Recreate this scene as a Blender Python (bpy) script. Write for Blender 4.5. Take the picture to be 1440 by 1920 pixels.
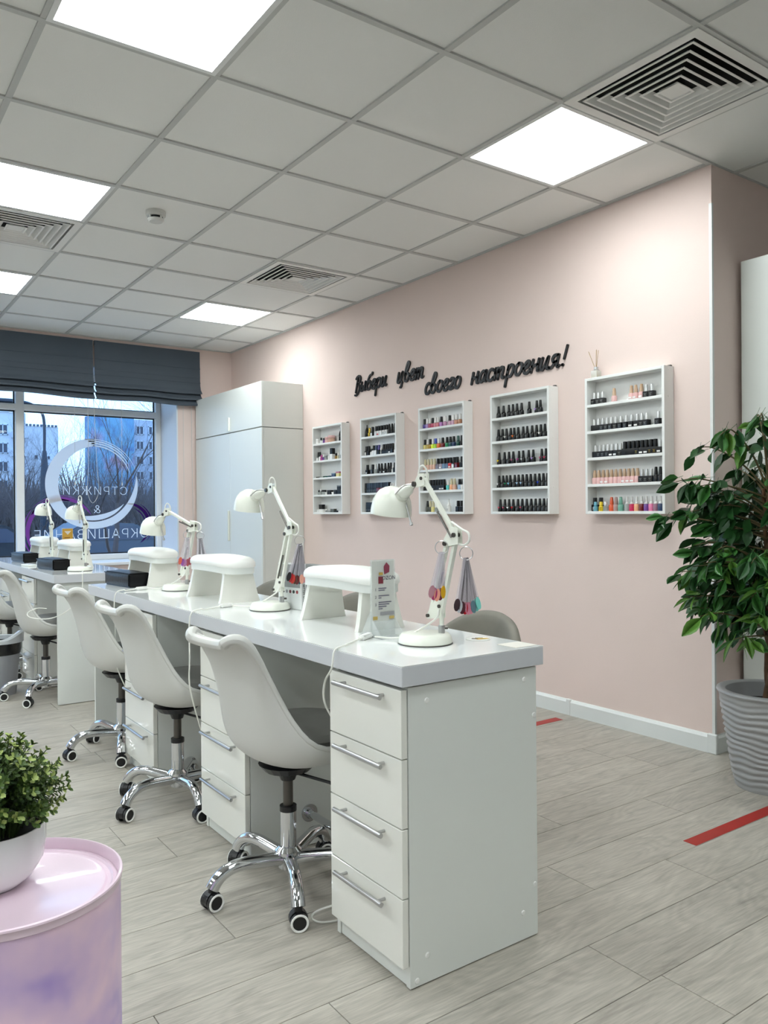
import bpy, bmesh, math, random
from mathutils import Vector, Matrix, Euler

# ------------------------------------------------------------------ clear
for o in list(bpy.data.objects):
    bpy.data.objects.remove(o)
scn = bpy.context.scene
COL = scn.collection
PI = math.pi
rnd = random.Random(7)

# ------------------------------------------------------------------ camera
cam_d = bpy.data.cameras.new('camera')
cam = bpy.data.objects.new('camera', cam_d)
COL.objects.link(cam)
cam_d.sensor_fit = 'HORIZONTAL'
cam_d.sensor_width = 36.0
cam_d.lens = 36.0 * 1489.56 / 1440.0
cam_d.clip_start = 0.05
cam_d.clip_end = 600
_yaw, _pit, _rol = 0.615117, -0.0026367, -0.0080096
_f = Vector((math.sin(_yaw) * math.cos(_pit), math.cos(_yaw) * math.cos(_pit), math.sin(_pit)))
_r = Vector((math.cos(_yaw), -math.sin(_yaw), 0))
_u = _r.cross(_f)
_r2 = _r * math.cos(_rol) + _u * math.sin(_rol)
_u2 = -_r * math.sin(_rol) + _u * math.cos(_rol)
cam.matrix_world = Matrix(((_r2.x, _u2.x, -_f.x, 0), (_r2.y, _u2.y, -_f.y, 0), (_r2.z, _u2.z, -_f.z, 1.155), (0, 0, 0, 1)))
scn.camera = cam

# ------------------------------------------------------------------ sky (dusk) and exposure
world = bpy.data.worlds.new('dusk_sky')
scn.world = world
world.use_nodes = True
_nt = world.node_tree
_bg = _nt.nodes['Background']
_tc = _nt.nodes.new('ShaderNodeTexCoord')
_sep = _nt.nodes.new('ShaderNodeSeparateXYZ')
_cr = _nt.nodes.new('ShaderNodeValToRGB')
_nt.links.new(_tc.outputs['Generated'], _sep.inputs[0])
_nt.links.new(_sep.outputs['Z'], _cr.inputs[0])
_nt.links.new(_cr.outputs[0], _bg.inputs[0])
_e = _cr.color_ramp.elements
_e[0].position = 0.0
_e[0].color = (0.47, 0.72, 1.0, 1)
_e[1].position = 0.6
_e[1].color = (0.20, 0.43, 0.88, 1)
SKY = 2.7
_bg.inputs[1].default_value = SKY
PANEL = 18.4         # strength of the ceiling light panels
scn.view_settings.view_transform = 'Standard'
scn.view_settings.look = 'None'
scn.view_settings.gamma = 1.0
scn.view_settings.use_curve_mapping = False
scn.view_settings.exposure = 0.0


# ------------------------------------------------------------------ helpers
def lin(c):
    r = []
    for v in c:
        v = v / 255.0
        r.append(v / 12.92 if v <= 0.04045 else ((v + 0.055) / 1.055) ** 2.4)
    return (r[0], r[1], r[2], 1.0)


_mats = {}


def mat(name, col, rough=0.5, metal=0.0, spec=0.5, emit=0.0, alpha=1.0, trans=0.0, coat=0.0, var=0.0, scale=8.0, bump=0.0, bscale=60.0):
    if name in _mats:
        return _mats[name]
    m = bpy.data.materials.new(name)
    m.use_nodes = True
    nt = m.node_tree
    b = nt.nodes['Principled BSDF']
    c = lin(col)
    b.inputs['Base Color'].default_value = c
    b.inputs['Roughness'].default_value = rough
    b.inputs['Metallic'].default_value = metal
    b.inputs['Specular IOR Level'].default_value = spec
    b.inputs['Transmission Weight'].default_value = trans
    b.inputs['Coat Weight'].default_value = coat
    b.inputs['Coat Roughness'].default_value = 0.05
    b.inputs['Alpha'].default_value = alpha
    if emit:
        b.inputs['Emission Color'].default_value = c
        b.inputs['Emission Strength'].default_value = emit
    if var or bump:
        tc = nt.nodes.new('ShaderNodeTexCoord')
        nz = nt.nodes.new('ShaderNodeTexNoise')
        nz.inputs['Scale'].default_value = scale
        nz.inputs['Detail'].default_value = 4
        nt.links.new(tc.outputs['Object'], nz.inputs['Vector'])
        if var:
            rp = nt.nodes.new('ShaderNodeValToRGB')
            k0, k1 = 1 - var, 1 + var
            rp.color_ramp.elements[0].color = (min(1, c[0] * k0), min(1, c[1] * k0), min(1, c[2] * k0), 1)
            rp.color_ramp.elements[1].color = (min(1, c[0] * k1), min(1, c[1] * k1), min(1, c[2] * k1), 1)
            rp.color_ramp.elements[0].position = 0.3
            rp.color_ramp.elements[1].position = 0.7
            nt.links.new(nz.outputs[0], rp.inputs[0])
            nt.links.new(rp.outputs[0], b.inputs['Base Color'])
        if bump:
            n2 = nt.nodes.new('ShaderNodeTexNoise')
            n2.inputs['Scale'].default_value = bscale
            nt.links.new(tc.outputs['Object'], n2.inputs['Vector'])
            bp = nt.nodes.new('ShaderNodeBump')
            bp.inputs['Strength'].default_value = bump
            bp.inputs['Distance'].default_value = 0.004
            nt.links.new(n2.outputs[0], bp.inputs['Height'])
            nt.links.new(bp.outputs[0], b.inputs['Normal'])
    _mats[name] = m
    return m


def obj(name, bm, m, parent=None, loc=None, smooth=False, label=None):
    if isinstance(bm, bmesh.types.BMesh):
        me = bpy.data.meshes.new(name)
        bmesh.ops.recalc_face_normals(bm, faces=bm.faces)
        bm.to_mesh(me)
        bm.free()
    else:
        me = bm
    if m is not None and not me.materials:
        me.materials.append(m)
    if smooth:
        me.shade_smooth() if hasattr(me, 'shade_smooth') else None
        try:
            me.set_sharp_from_angle(angle=math.radians(40))
        except Exception:
            pass
    o = bpy.data.objects.new(name, me)
    COL.objects.link(o)
    if parent is not None:
        o.parent = parent
    if loc is not None:
        o.location = loc
    if label:
        o['label'] = label
    return o


def thing(name, label, cat, loc=(0, 0, 0), rz=0.0, group=None):
    o = bpy.data.objects.new(name, None)
    o.empty_display_size = 0.05
    COL.objects.link(o)
    o.location = loc
    o.rotation_euler = (0, 0, rz)
    return tag(o, label, cat, group)


def tag(o, label, cat, group=None):
    o['label'] = label
    o['category'] = cat
    if group:
        o['group'] = group
    return o


def struct(o, label=None):
    o['kind'] = 'structure'
    if label:
        o['label'] = label
    return o


def stuff(o):
    o['kind'] = 'stuff'
    return o


def copy_tree(o, parent=None):
    c = o.copy()
    COL.objects.link(c)
    if parent is not None:
        c.parent = parent
    for ch in list(o.children):
        copy_tree(ch, c)
    return c


def B():
    return bmesh.new()


def box(bm, x0, x1, y0, y1, z0, z1):
    vs = [bm.verts.new(p) for p in ((x0, y0, z0), (x1, y0, z0), (x1, y1, z0), (x0, y1, z0), (x0, y0, z1), (x1, y0, z1), (x1, y1, z1), (x0, y1, z1))]
    for f in ((3, 2, 1, 0), (4, 5, 6, 7), (0, 1, 5, 4), (1, 2, 6, 5), (2, 3, 7, 6), (3, 0, 4, 7)):
        bm.faces.new([vs[i] for i in f])
    return bm


def bbox(bm, x0, x1, y0, y1, z0, z1, r=0.003, seg=1):
    b2 = B()
    box(b2, x0, x1, y0, y1, z0, z1)
    bmesh.ops.bevel(b2, geom=b2.edges[:], offset=r, segments=seg, affect='EDGES', profile=0.5)
    return merge(bm, b2)


def merge(bm, b2):
    me = bpy.data.meshes.new('tmp')
    b2.to_mesh(me)
    b2.free()
    bm.from_mesh(me)
    bpy.data.meshes.remove(me)
    return bm


def frame_of(d):
    d = d.normalized()
    a = Vector((0, 0, 1)) if abs(d.z) < 0.95 else Vector((1, 0, 0))
    u = d.cross(a).normalized()
    v = u.cross(d).normalized()
    return u, v


def tube(bm, pts, rad, n=8, closed=False, cap=True):
    pts = [Vector(p) for p in pts]
    N = len(pts)
    rads = rad if isinstance(rad, (list, tuple)) else [rad] * N
    rings = []
    u = None
    for i, p in enumerate(pts):
        if closed:
            d = pts[(i + 1) % N] - pts[i - 1]
        else:
            d = pts[min(i + 1, N - 1)] - pts[max(i - 1, 0)]
        if d.length < 1e-9:
            d = Vector((0, 0, 1))
        d.normalize()
        if u is None:
            u, v = frame_of(d)
        else:
            u = (u - d * u.dot(d))
            if u.length < 1e-6:
                u, v = frame_of(d)
            u.normalize()
            v = u.cross(d)
        rings.append([bm.verts.new(p + (u * math.cos(2 * PI * k / n) + v * math.sin(2 * PI * k / n)) * rads[i]) for k in range(n)])
    M = N if closed else N - 1
    for i in range(M):
        a, b = rings[i], rings[(i + 1) % N]
        for k in range(n):
            bm.faces.new((a[k], a[(k + 1) % n], b[(k + 1) % n], b[k]))
    if cap and not closed:
        bm.faces.new(rings[0][::-1])
        bm.faces.new(rings[-1])
    return bm


def cyl(bm, p0, p1, r0, r1=None, n=16):
    return tube(bm, [p0, p1], [r0, r0 if r1 is None else r1], n)


def lathe(bm, prof, n=24, c=(0, 0, 0), sx=1.0, sy=1.0, rot=0.0):
    rings = []
    for r, z in prof:
        if r < 1e-6:
            rings.append([bm.verts.new((c[0], c[1], c[2] + z))])
        else:
            rings.append([bm.verts.new((c[0] + sx * r * math.cos(rot + 2 * PI * k / n), c[1] + sy * r * math.sin(rot + 2 * PI * k / n), c[2] + z)) for k in range(n)])
    for a, b in zip(rings[:-1], rings[1:]):
        if len(a) == 1 and len(b) == 1:
            continue
        for k in range(n):
            k2 = (k + 1) % n
            if len(a) == 1:
                bm.faces.new((a[0], b[k2], b[k]))
            elif len(b) == 1:
                bm.faces.new((a[k], a[k2], b[0]))
            else:
                bm.faces.new((a[k], a[k2], b[k2], b[k]))
    return bm


def prism(bm, poly, p0, ex, ey, ez, h):
    """extrude 2D polygon (along ex, ey from p0) by h along ez"""
    p0, ex, ey, ez = Vector(p0), Vector(ex), Vector(ey), Vector(ez)
    a = [bm.verts.new(p0 + ex * x + ey * y) for x, y in poly]
    b = [bm.verts.new(p0 + ex * x + ey * y + ez * h) for x, y in poly]
    n = len(poly)
    bm.faces.new(a[::-1])
    bm.faces.new(b)
    for i in range(n):
        bm.faces.new((a[i], a[(i + 1) % n], b[(i + 1) % n], b[i]))
    return bm


def catmull(pts, k=6, closed=False):
    P = [Vector(p) for p in pts]
    if len(P) < 3:
        return P
    out = []
    n = len(P)
    rng = range(n) if closed else range(n - 1)
    for i in rng:
        if closed:
            p0, p1, p2, p3 = P[i - 1], P[i], P[(i + 1) % n], P[(i + 2) % n]
        else:
            p0, p1, p2, p3 = P[max(i - 1, 0)], P[i], P[i + 1], P[min(i + 2, n - 1)]
        for j in range(k):
            t = j / k
            out.append(0.5 * ((2 * p1) + (p2 - p0) * t + (2 * p0 - 5 * p1 + 4 * p2 - p3) * t * t + (-p0 + 3 * p1 - 3 * p2 + p3) * t ** 3))
    if not closed:
        out.append(P[-1])
    return out


def text_mesh(body, size, spacing=1.0, extrude=0.0005, offset=0.0, shear=0.0):
    cu = bpy.data.curves.new('t', 'FONT')
    cu.body = body
    cu.size = size
    cu.space_character = spacing
    cu.extrude = extrude
    cu.offset = offset
    cu.shear = shear
    cu.align_x = 'CENTER'
    cu.resolution_u = 3
    ob = bpy.data.objects.new('t', cu)
    COL.objects.link(ob)
    bpy.context.view_layer.update()
    dg = bpy.context.evaluated_depsgraph_get()
    me = bpy.data.meshes.new_from_object(ob.evaluated_get(dg))
    bpy.data.objects.remove(ob)
    bpy.data.curves.remove(cu)
    me.materials.clear()
    return me


ORD = ['', 'first', 'second', 'third', 'fourth', 'fifth', 'sixth', 'seventh', 'eighth', 'ninth', 'tenth', 'eleventh', 'twelfth', 'thirteenth', 'fourteenth', 'fifteenth', 'sixteenth', 'seventeenth']

# ------------------------------------------------------------------ materials
M_wall = mat('pink_wall_paint', (231, 211, 203), 0.75, spec=0.25, var=0.015, scale=3, bump=0.12, bscale=220)
M_tile = mat('ceiling_tile_white', (239, 239, 236), 0.85, spec=0.2, bump=0.15, bscale=260)
M_rail = mat('ceiling_rail_grey', (196, 197, 194), 0.5)
M_wht = mat('white_laminate', (226, 229, 224), 0.32, spec=0.5)
M_gloss = mat('gloss_white_worktop', (240, 242, 240), 0.07, spec=0.6, coat=0.4)
M_front = mat('gloss_white_drawer', (236, 236, 228), 0.08, spec=0.5, coat=0.3)
M_edge = mat('grey_white_edge', (206, 208, 212), 0.4)
M_chrome = mat('chrome', (215, 217, 220), 0.07, metal=1.0)
M_steel = mat('brushed_steel', (190, 190, 190), 0.28, metal=1.0)
M_dkmet = mat('dark_metal', (95, 92, 88), 0.3, metal=1.0)
M_black = mat('black_plastic', (18, 18, 20), 0.35)
M_blkg = mat('black_gloss', (12, 12, 14), 0.12, coat=0.3)
M_wplas = mat('white_chair_plastic', (208, 208, 203), 0.35)
M_lampw = mat('lamp_white_enamel', (236, 238, 226), 0.25, coat=0.2)
M_leathw = mat('white_leatherette', (243, 243, 238), 0.35)
M_leathk = mat('black_leatherette', (10, 10, 12), 0.36, spec=0.25, bump=0.25, bscale=130)
M_greyv = mat('grey_velvet', (124, 120, 110), 0.55, spec=0.4, var=0.08, scale=12)
M_greys = mat('grey_seat_pad', (126, 125, 120), 0.6, var=0.08, scale=10)
M_base = mat('white_skirting', (228, 231, 229), 0.3)
M_frame = mat('window_frame_white', (232, 233, 232), 0.4)
M_dark = mat('dark_recess', (25, 25, 26), 0.8)
M_cap = mat('white_screw_cap', (240, 240, 236), 0.4)
M_cord = mat('white_cable', (236, 236, 228), 0.4)
M_text = mat('black_acrylic', (18, 18, 20), 0.35)


# ------------------------------------------------------------------ wood floor material
def wood_mat():
    m = bpy.data.materials.new('grey_oak_laminate')
    m.use_nodes = True
    nt = m.node_tree
    b = nt.nodes['Principled BSDF']
    L = nt.links.new
    tc = nt.nodes.new('ShaderNodeTexCoord')
    oi = nt.nodes.new('ShaderNodeObjectInfo')
    mp = nt.nodes.new('ShaderNodeMapping')
    add = nt.nodes.new('ShaderNodeVectorMath')
    add.operation = 'MULTIPLY_ADD'
    cx = nt.nodes.new('ShaderNodeCombineXYZ')
    L(oi.outputs['Random'], cx.inputs[0])
    L(oi.outputs['Random'], cx.inputs[1])
    L(oi.outputs['Random'], cx.inputs[2])
    L(cx.outputs[0], add.inputs[0])
    add.inputs[1].default_value = (37, 61, 13)
    L(tc.outputs['Object'], add.inputs[2])
    L(add.outputs[0], mp.inputs['Vector'])
    mp.inputs['Scale'].default_value = (2.6, 17.0, 1.0)
    n1 = nt.nodes.new('ShaderNodeTexNoise')       # broad streaks
    n1.inputs['Scale'].default_value = 1.6
    n1.inputs['Detail'].default_value = 8
    n1.inputs['Roughness'].default_value = 0.62
    n1.inputs['Distortion'].default_value = 0.7
    L(mp.outputs[0], n1.inputs['Vector'])
    mp2 = nt.nodes.new('ShaderNodeMapping')
    mp2.inputs['Scale'].default_value = (14, 230, 1)
    L(add.outputs[0], mp2.inputs['Vector'])
    n2 = nt.nodes.new('ShaderNodeTexNoise')       # fine grain
    n2.inputs['Scale'].default_value = 1.0
    n2.inputs['Detail'].default_value = 3
    L(mp2.outputs[0], n2.inputs['Vector'])
    mp3 = nt.nodes.new('ShaderNodeMapping')
    mp3.inputs['Scale'].default_value = (1.3, 5.0, 1)
    L(add.outputs[0], mp3.inputs['Vector'])
    n4 = nt.nodes.new('ShaderNodeTexNoise')       # growth rings = contour lines of smooth noise
    n4.inputs['Scale'].default_value = 1.2
    n4.inputs['Detail'].default_value = 1.5
    L(mp3.outputs[0], n4.inputs['Vector'])
    mm = nt.nodes.new('ShaderNodeMath')
    mm.operation = 'MULTIPLY'
    mm.inputs[1].default_value = 130
    L(n4.outputs[0], mm.inputs[0])
    sn = nt.nodes.new('ShaderNodeMath')
    sn.operation = 'SINE'
    L(mm.outputs[0], sn.inputs[0])
    rp = nt.nodes.new('ShaderNodeValToRGB')
    e = rp.color_ramp.elements
    e[0].position = 0.3
    e[0].color = lin((163, 157, 147))
    e[1].position = 0.68
    e[1].color = lin((188, 182, 171))
    x = rp.color_ramp.elements.new(0.48)
    x.color = lin((177, 171, 160))
    L(n1.outputs[0], rp.inputs[0])
    m1 = nt.nodes.new('ShaderNodeMixRGB')
    m1.blend_type = 'OVERLAY'
    m1.inputs[0].default_value = 0.3
    L(rp.outputs[0], m1.inputs[1])
    L(n2.outputs[0], m1.inputs[2])
    m2 = nt.nodes.new('ShaderNodeMixRGB')
    m2.blend_type = 'MULTIPLY'
    ms = nt.nodes.new('ShaderNodeMapRange')
    ms.inputs[1].default_value = -1
    ms.inputs[2].default_value = 1
    ms.inputs[3].default_value = 0.86
    ms.inputs[4].default_value = 1.02
    L(sn.outputs[0], ms.inputs[0])
    m2.inputs[0].default_value = 0.6
    L(m1.outputs[0], m2.inputs[1])
    L(ms.outputs[0], m2.inputs[2])
    mp5 = nt.nodes.new('ShaderNodeMapping')
    mp5.inputs['Scale'].default_value = (4.5, 16.0, 1)
    L(add.outputs[0], mp5.inputs['Vector'])
    n5 = nt.nodes.new('ShaderNodeTexNoise')       # sparse dark knots and smudges
    n5.inputs['Scale'].default_value = 0.8
    n5.inputs['Detail'].default_value = 5
    n5.inputs['Distortion'].default_value = 1.2
    L(mp5.outputs[0], n5.inputs['Vector'])
    k5 = nt.nodes.new('ShaderNodeMapRange')
    k5.inputs[1].default_value = 0.60
    k5.inputs[2].default_value = 0.76
    k5.inputs[3].default_value = 1.0
    k5.inputs[4].default_value = 0.72
    L(n5.outputs[0], k5.inputs[0])
    m5 = nt.nodes.new('ShaderNodeMixRGB')
    m5.blend_type = 'MULTIPLY'
    m5.inputs[0].default_value = 1
    L(m2.outputs[0], m5.inputs[1])
    L(k5.outputs[0], m5.inputs[2])
    m3 = nt.nodes.new('ShaderNodeMixRGB')         # plank to plank tone
    m3.blend_type = 'MULTIPLY'
    m3.inputs[0].default_value = 1
    mr = nt.nodes.new('ShaderNodeMapRange')
    mr.inputs[3].default_value = 0.95
    mr.inputs[4].default_value = 1.04
    L(oi.outputs['Random'], mr.inputs[0])
    L(m5.outputs[0], m3.inputs[1])
    L(mr.outputs[0], m3.inputs[2])
    L(m3.outputs[0], b.inputs['Base Color'])
    b.inputs['Roughness'].default_value = 0.42
    b.inputs['Specular IOR Level'].default_value = 0.35
    return m


M_wood = wood_mat()

# ------------------------------------------------------------------ dimensions of the room
CEIL = 2.765
XW = 3.41           # pink wall plane
YC = 2.15           # its free corner
YB = 7.5            # window wall plane
XR, XL, YR = 5.2, -5.4, -3.2

# floor: dark underlay plus planks
bm = B()
box(bm, XL, XR, YR, 8.05, -0.06, -0.011)
box(bm, XL, XR, YR, 0.435, -0.011, 0.0)
box(bm, XL, -1.35, 0.435, YB, -0.011, 0.0)
floor = struct(obj('floor', bm, mat('floor_underlay', (40, 38, 34), 0.9)), 'grey oak laminate floor')
_pm = {}
PW = 0.1945
_known = {-2: 1.641, -1: 2.25, 0: 1.90, 1: 2.655, 2: 0.903, 3: 3.048, 5: 0.96, 11: 1.06, 14: 1.09, 17: 1.118}
_np = 0
for k in range(-6, 31):
    y0 = 1.6 + PW * k
    y1 = min(y0 + PW, YB)
    if y1 - y0 < 0.03:
        continue
    xs = _known.get(k, 0.3 + rnd.random() * 1.29)
    while xs > -1.35:
        xs -= 1.29
    xmax = XW if y0 > YC - 0.02 else XR
    x = xs
    while x < xmax - 0.01:
        a, b_ = max(x, -1.35), min(x + 1.29, xmax)
        L = round(b_ - a, 3)
        if L > 0.02:
            key = (L, round(y1 - y0, 3))
            if key not in _pm:
                pb = B()
                bbox(pb, 0.0010, L - 0.0010, 0.0010, y1 - y0 - 0.0010, -0.0105, 0.0, 0.0006)
                me = bpy.data.meshes.new('floor_plank')
                pb.to_mesh(me)
                pb.free()
                me.materials.append(M_wood)
                _pm[key] = me
            obj('floor_plank', _pm[key], None, floor, (a, y0, 0))
            _np += 1
        x += 1.29

# ceiling
bm = B()
box(bm, XL, XR, YR, 8.05, CEIL + 0.03, CEIL + 0.12)
box(bm, XL, -1.2, YR, YB, CEIL, CEIL + 0.03)
box(bm, -1.2, XR, YR, -1.445, CEIL, CEIL + 0.03)
ceil = struct(obj('ceiling', bm, M_tile), 'suspended ceiling of pale square tiles in a grey grid')
XG = [-1.2 + 0.6 * i for i in range(12)]
YG = [-1.445 + 0.6 * j for j in range(16)]
LIGHTS = {(0.6, 2.155), (2.4, 2.155), (0.6, 3.955), (0.6, 5.755), (2.4, 5.755),
          (0.6, 0.355), (0.6, -1.445), (2.4, -1.445), (-1.2, 2.155), (-1.2, 3.955), (-1.2, 0.355), (-1.2, 5.755)}
FILL_LIGHTS = [(-3.0, -1.445), (-3.0, 0.355), (-3.0, 2.155), (-3.0, 3.955), (-3.0, 5.755), (-4.6, 1.255), (-4.6, 3.055), (-4.6, 4.855)]  # unseen panels added far left to raise the ambient light
VENTS = {(2.4, 1.555), (0.6, 4.555), (2.4, 4.555)}
gr = B()
W2 = 0.012
for x in XG:
    if x > 3.3:
        if x < XR:
            box(gr, x - W2, x + W2, -1.445, YC, CEIL - 0.004, CEIL + 0.03)
    else:
        box(gr, x - W2, x + W2, -1.445, YB, CEIL - 0.004, CEIL + 0.03)
for y in YG:
    if y < YB:
        box(gr, -1.2, XW if y > YC + 0.01 else XR, y - W2, y + W2, CEIL - 0.0046, CEIL + 0.029)
# wall angle
box(gr, XW - 0.022, XW, YC, YB, CEIL - 0.0042, CEIL + 0.03)
box(gr, -1.2, XW, YB - 0.022, YB, CEIL - 0.0048, CEIL + 0.03)
obj('ceiling_grid', gr, M_rail, ceil)
_tm = {}


def near(s, x, y):
    return any(abs(a - x) < 0.05 and abs(b - y) < 0.05 for a, b in s)


for x in XG:
    for y in YG:
        if near(LIGHTS, x, y) or near(VENTS, x, y) or y > YB:
            continue
        xm = XW if y > YC - 0.01 else XR
        w, h = min(0.6, xm - x), min(0.6, YB - y)
        if w < 0.05 or h < 0.05:
            continue
        key = (round(w, 3), round(h, 3))
        if key not in _tm:
            tb = B()
            bbox(tb, W2 - 0.002, w - W2 + 0.002, W2 - 0.002, h - W2 + 0.002, 0.003, 0.02, 0.002)
            me = bpy.data.meshes.new('ceiling_tile')
            tb.to_mesh(me)
            tb.free()
            me.materials.append(M_tile)
            _tm[key] = me
        obj('ceiling_tile', _tm[key], None, ceil, (x, y, CEIL))

# walls
bm = B()
box(bm, XW, XW + 0.15, YC, YB, 0, CEIL + 0.03)
struct(obj('wall_right', bm, M_wall), 'pale pink wall holding the polish racks')
bm = B()
box(bm, XW + 0.15, XR, YC, YC + 0.15, 0, CEIL + 0.03)
struct(obj('wall_alcove', bm, M_wall), 'shaded pink return wall behind the ficus')
bm = B()
box(bm, XR, XR + 0.15, YR, YC + 0.15, 0, CEIL + 0.1)
struct(obj('wall_far_right', bm, M_wall))
bm = B()
box(bm, XL - 0.15, XL, YR, YB + 0.5, 0, CEIL + 0.1)
struct(obj('wall_left', bm, mat('white_wall_paint', (236, 236, 232), 0.75)))
bm = B()
box(bm, XL, XR, YR - 0.15, YR, 0, CEIL + 0.1)
struct(obj('wall_rear', bm, _mats['white_wall_paint']))
OX0, OX1, OZ0, OZ1 = -2.6, 2.84, 0.69, 2.5
bm = B()
box(bm, OX1, XW + 0.15, YB, YB + 0.58, 0, CEIL + 0.03)
box(bm, XL, OX0, YB, YB + 0.58, 0, CEIL + 0.03)
box(bm, OX0, OX1, YB, YB + 0.58, 0, OZ0 - 0.03)
box(bm, OX0, OX1, YB, YB + 0.58, OZ1, CEIL + 0.03)
struct(obj('wall_back', bm, M_wall), 'pink wall around the street window')
# white reveal lining and sill
bm = B()
box(bm, OX1 - 0.012, OX1, YB - 0.004, YB + 0.48, OZ0, OZ1)
box(bm, OX0, OX1 - 0.012, YB + 0.002, YB + 0.48, OZ1 - 0.012, OZ1)
struct(obj('trim_1', bm, mat('reveal_white', (222, 226, 232), 0.5)), 'white window reveal')
bm = B()
bbox(bm, OX0, OX1 - 0.013, YB - 0.03, YB + 0.48, OZ0 - 0.03, OZ0, 0.006)
struct(obj('trim_2', bm, mat('sill_white', (232, 234, 236), 0.25)), 'white window sill')
# metal corner strip
bm = B()
box(bm, XW - 0.002, XW + 0.010, YC - 0.003, YC, 0.09, 2.58)
box(bm, XW - 0.003, XW, YC - 0.003, YC + 0.012, 0.09, 2.58)
struct(obj('trim_3', bm, mat('corner_strip', (226, 226, 224), 0.35)), 'white corner strip on the pink wall')
# skirting boards
sk = [(0.0, 0.0), (0.016, 0.0), (0.016, 0.072), (0.008, 0.084), (0.0, 0.087)]
bm = B()
prism(bm, [(-a, b) for a, b in sk], (XW, YC - 0.016, 0), (1, 0, 0), (0, 0, 1), (0, 1, 0), YB - YC + 0.016)
skr = struct(obj('baseboard_right', bm, M_base), 'white skirting along the pink wall')
bm = B()
for yy in (3.02,):
    bbox(bm, XW - 0.0195, XW, yy, yy + 0.03, 0, 0.09, 0.003)
obj('joint_clip', bm, M_base, skr)
bm = B()
bbox(bm, XW - 0.021, XW + 0.0, YC - 0.02, YC + 0.03, 0, 0.092, 0.005, 2)
obj('corner_cap', bm, M_base, skr)
bm = B()
prism(bm, [(-a, b) for a, b in sk], (XW + 0.004, YC, 0), (0, 1, 0), (0, 0, 1), (1, 0, 0), 0.2)
struct(obj('baseboard_alcove', bm, M_base))
bm = B()
prism(bm, [(-a, b) for a, b in sk], (OX0, YB, 0), (0, 1, 0), (0, 0, 1), (1, 0, 0), 5.4)
struct(obj('baseboard_back', bm, M_base))

# ------------------------------------------------------------------ window
YW = 8.0


def glass_mat():
    m = bpy.data.materials.new('window_glass')
    m.use_nodes = True
    nt = m.node_tree
    nt.nodes.remove(nt.nodes['Principled BSDF'])
    out = nt.nodes['Material Output']
    t = nt.nodes.new('ShaderNodeBsdfTransparent')
    t.inputs[0].default_value = (0.93, 0.96, 0.98, 1)
    g = nt.nodes.new('ShaderNodeBsdfGlossy')
    g.inputs['Roughness'].default_value = 0.0
    fr = nt.nodes.new('ShaderNodeFresnel')
    fr.inputs[0].default_value = 1.35
    mx = nt.nodes.new('ShaderNodeMixShader')
    nt.links.new(fr.outputs[0], mx.inputs[0])
    nt.links.new(t.outputs[0], mx.inputs[1])
    nt.links.new(g.outputs[0], mx.inputs[2])
    nt.links.new(mx.outputs[0], out.inputs[0])
    return m


M_glass = glass_mat()
bm = B()
FZ0, FZ1 = OZ0, OZ1 - 0.012
TZ = 2.135


def fbar(x0, x1, z0, z1, d=0.07):
    bbox(bm, x0, x1, YW - d / 2 - 0.03, YW + d / 2, z0, z1, 0.006)


MX = [-1.23, 0.13, 1.495]
fbar(OX0, OX0 + 0.06, FZ0, FZ1)
fbar(OX1 - 0.065, OX1 - 0.012, FZ0, FZ1)
fbar(OX0, OX1 - 0.013, FZ0, FZ0 + 0.055, 0.068)
fbar(OX0, OX1 - 0.013, FZ1 - 0.06, FZ1, 0.068)
fbar(OX0, OX1 - 0.013, TZ - 0.03, TZ + 0.03, 0.066)
for x in MX:
    fbar(x - 0.036, x + 0.036, FZ0, FZ1, 0.078)
win = struct(obj('window_1', bm, M_frame), 'white framed street window')
xs = [OX0 + 0.06] + [v for m_ in MX for v in (m_ - 0.036, m_ + 0.036)] + [OX1 - 0.065]
for i in range(0, len(xs), 2):
    for z0, z1 in ((FZ0 + 0.055, TZ - 0.03), (TZ + 0.03, FZ1 - 0.06)):
        g = B()
        vs = [g.verts.new(p) for p in ((xs[i] - 0.004, YW, z0 - 0.004), (xs[i + 1] + 0.004, YW, z0 - 0.004), (xs[i + 1] + 0.004, YW, z1 + 0.004), (xs[i] - 0.004, YW, z1 + 0.004))]
        g.faces.new(vs)
        obj('pane', g, M_glass, win)
        g = B()
        for (a, b_, c, d) in ((xs[i], xs[i] + 0.012, z0, z1), (xs[i + 1] - 0.012, xs[i + 1], z0, z1), (xs[i], xs[i + 1], z0, z0 + 0.012), (xs[i], xs[i + 1], z1 - 0.012, z1)):
            box(g, a, b_, YW - 0.012, YW - 0.004, c, d)
        obj('gasket', g, M_black, win)


# ------------------------------------------------------------------ decals on the glass


def decal_mat(name, c):
    m = bpy.data.materials.new(name)
    m.use_nodes = True
    nt = m.node_tree
    nt.nodes.remove(nt.nodes['Principled BSDF'])
    d = nt.nodes.new('ShaderNodeBsdfDiffuse')
    t = nt.nodes.new('ShaderNodeBsdfTranslucent')
    x = nt.nodes.new('ShaderNodeMixShader')
    d.inputs[0].default_value = t.inputs[0].default_value = lin(c)
    x.inputs[0].default_value = 0.6
    nt.links.new(d.outputs[0], x.inputs[1])
    nt.links.new(t.outputs[0], x.inputs[2])
    nt.links.new(x.outputs[0], nt.nodes['Material Output'].inputs[0])
    return m


M_decw = decal_mat('decal_white', (246, 246, 246))
M_decp = decal_mat('decal_purple', (176, 108, 186))
M_decd = decal_mat('decal_violet', (84, 44, 120))


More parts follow.
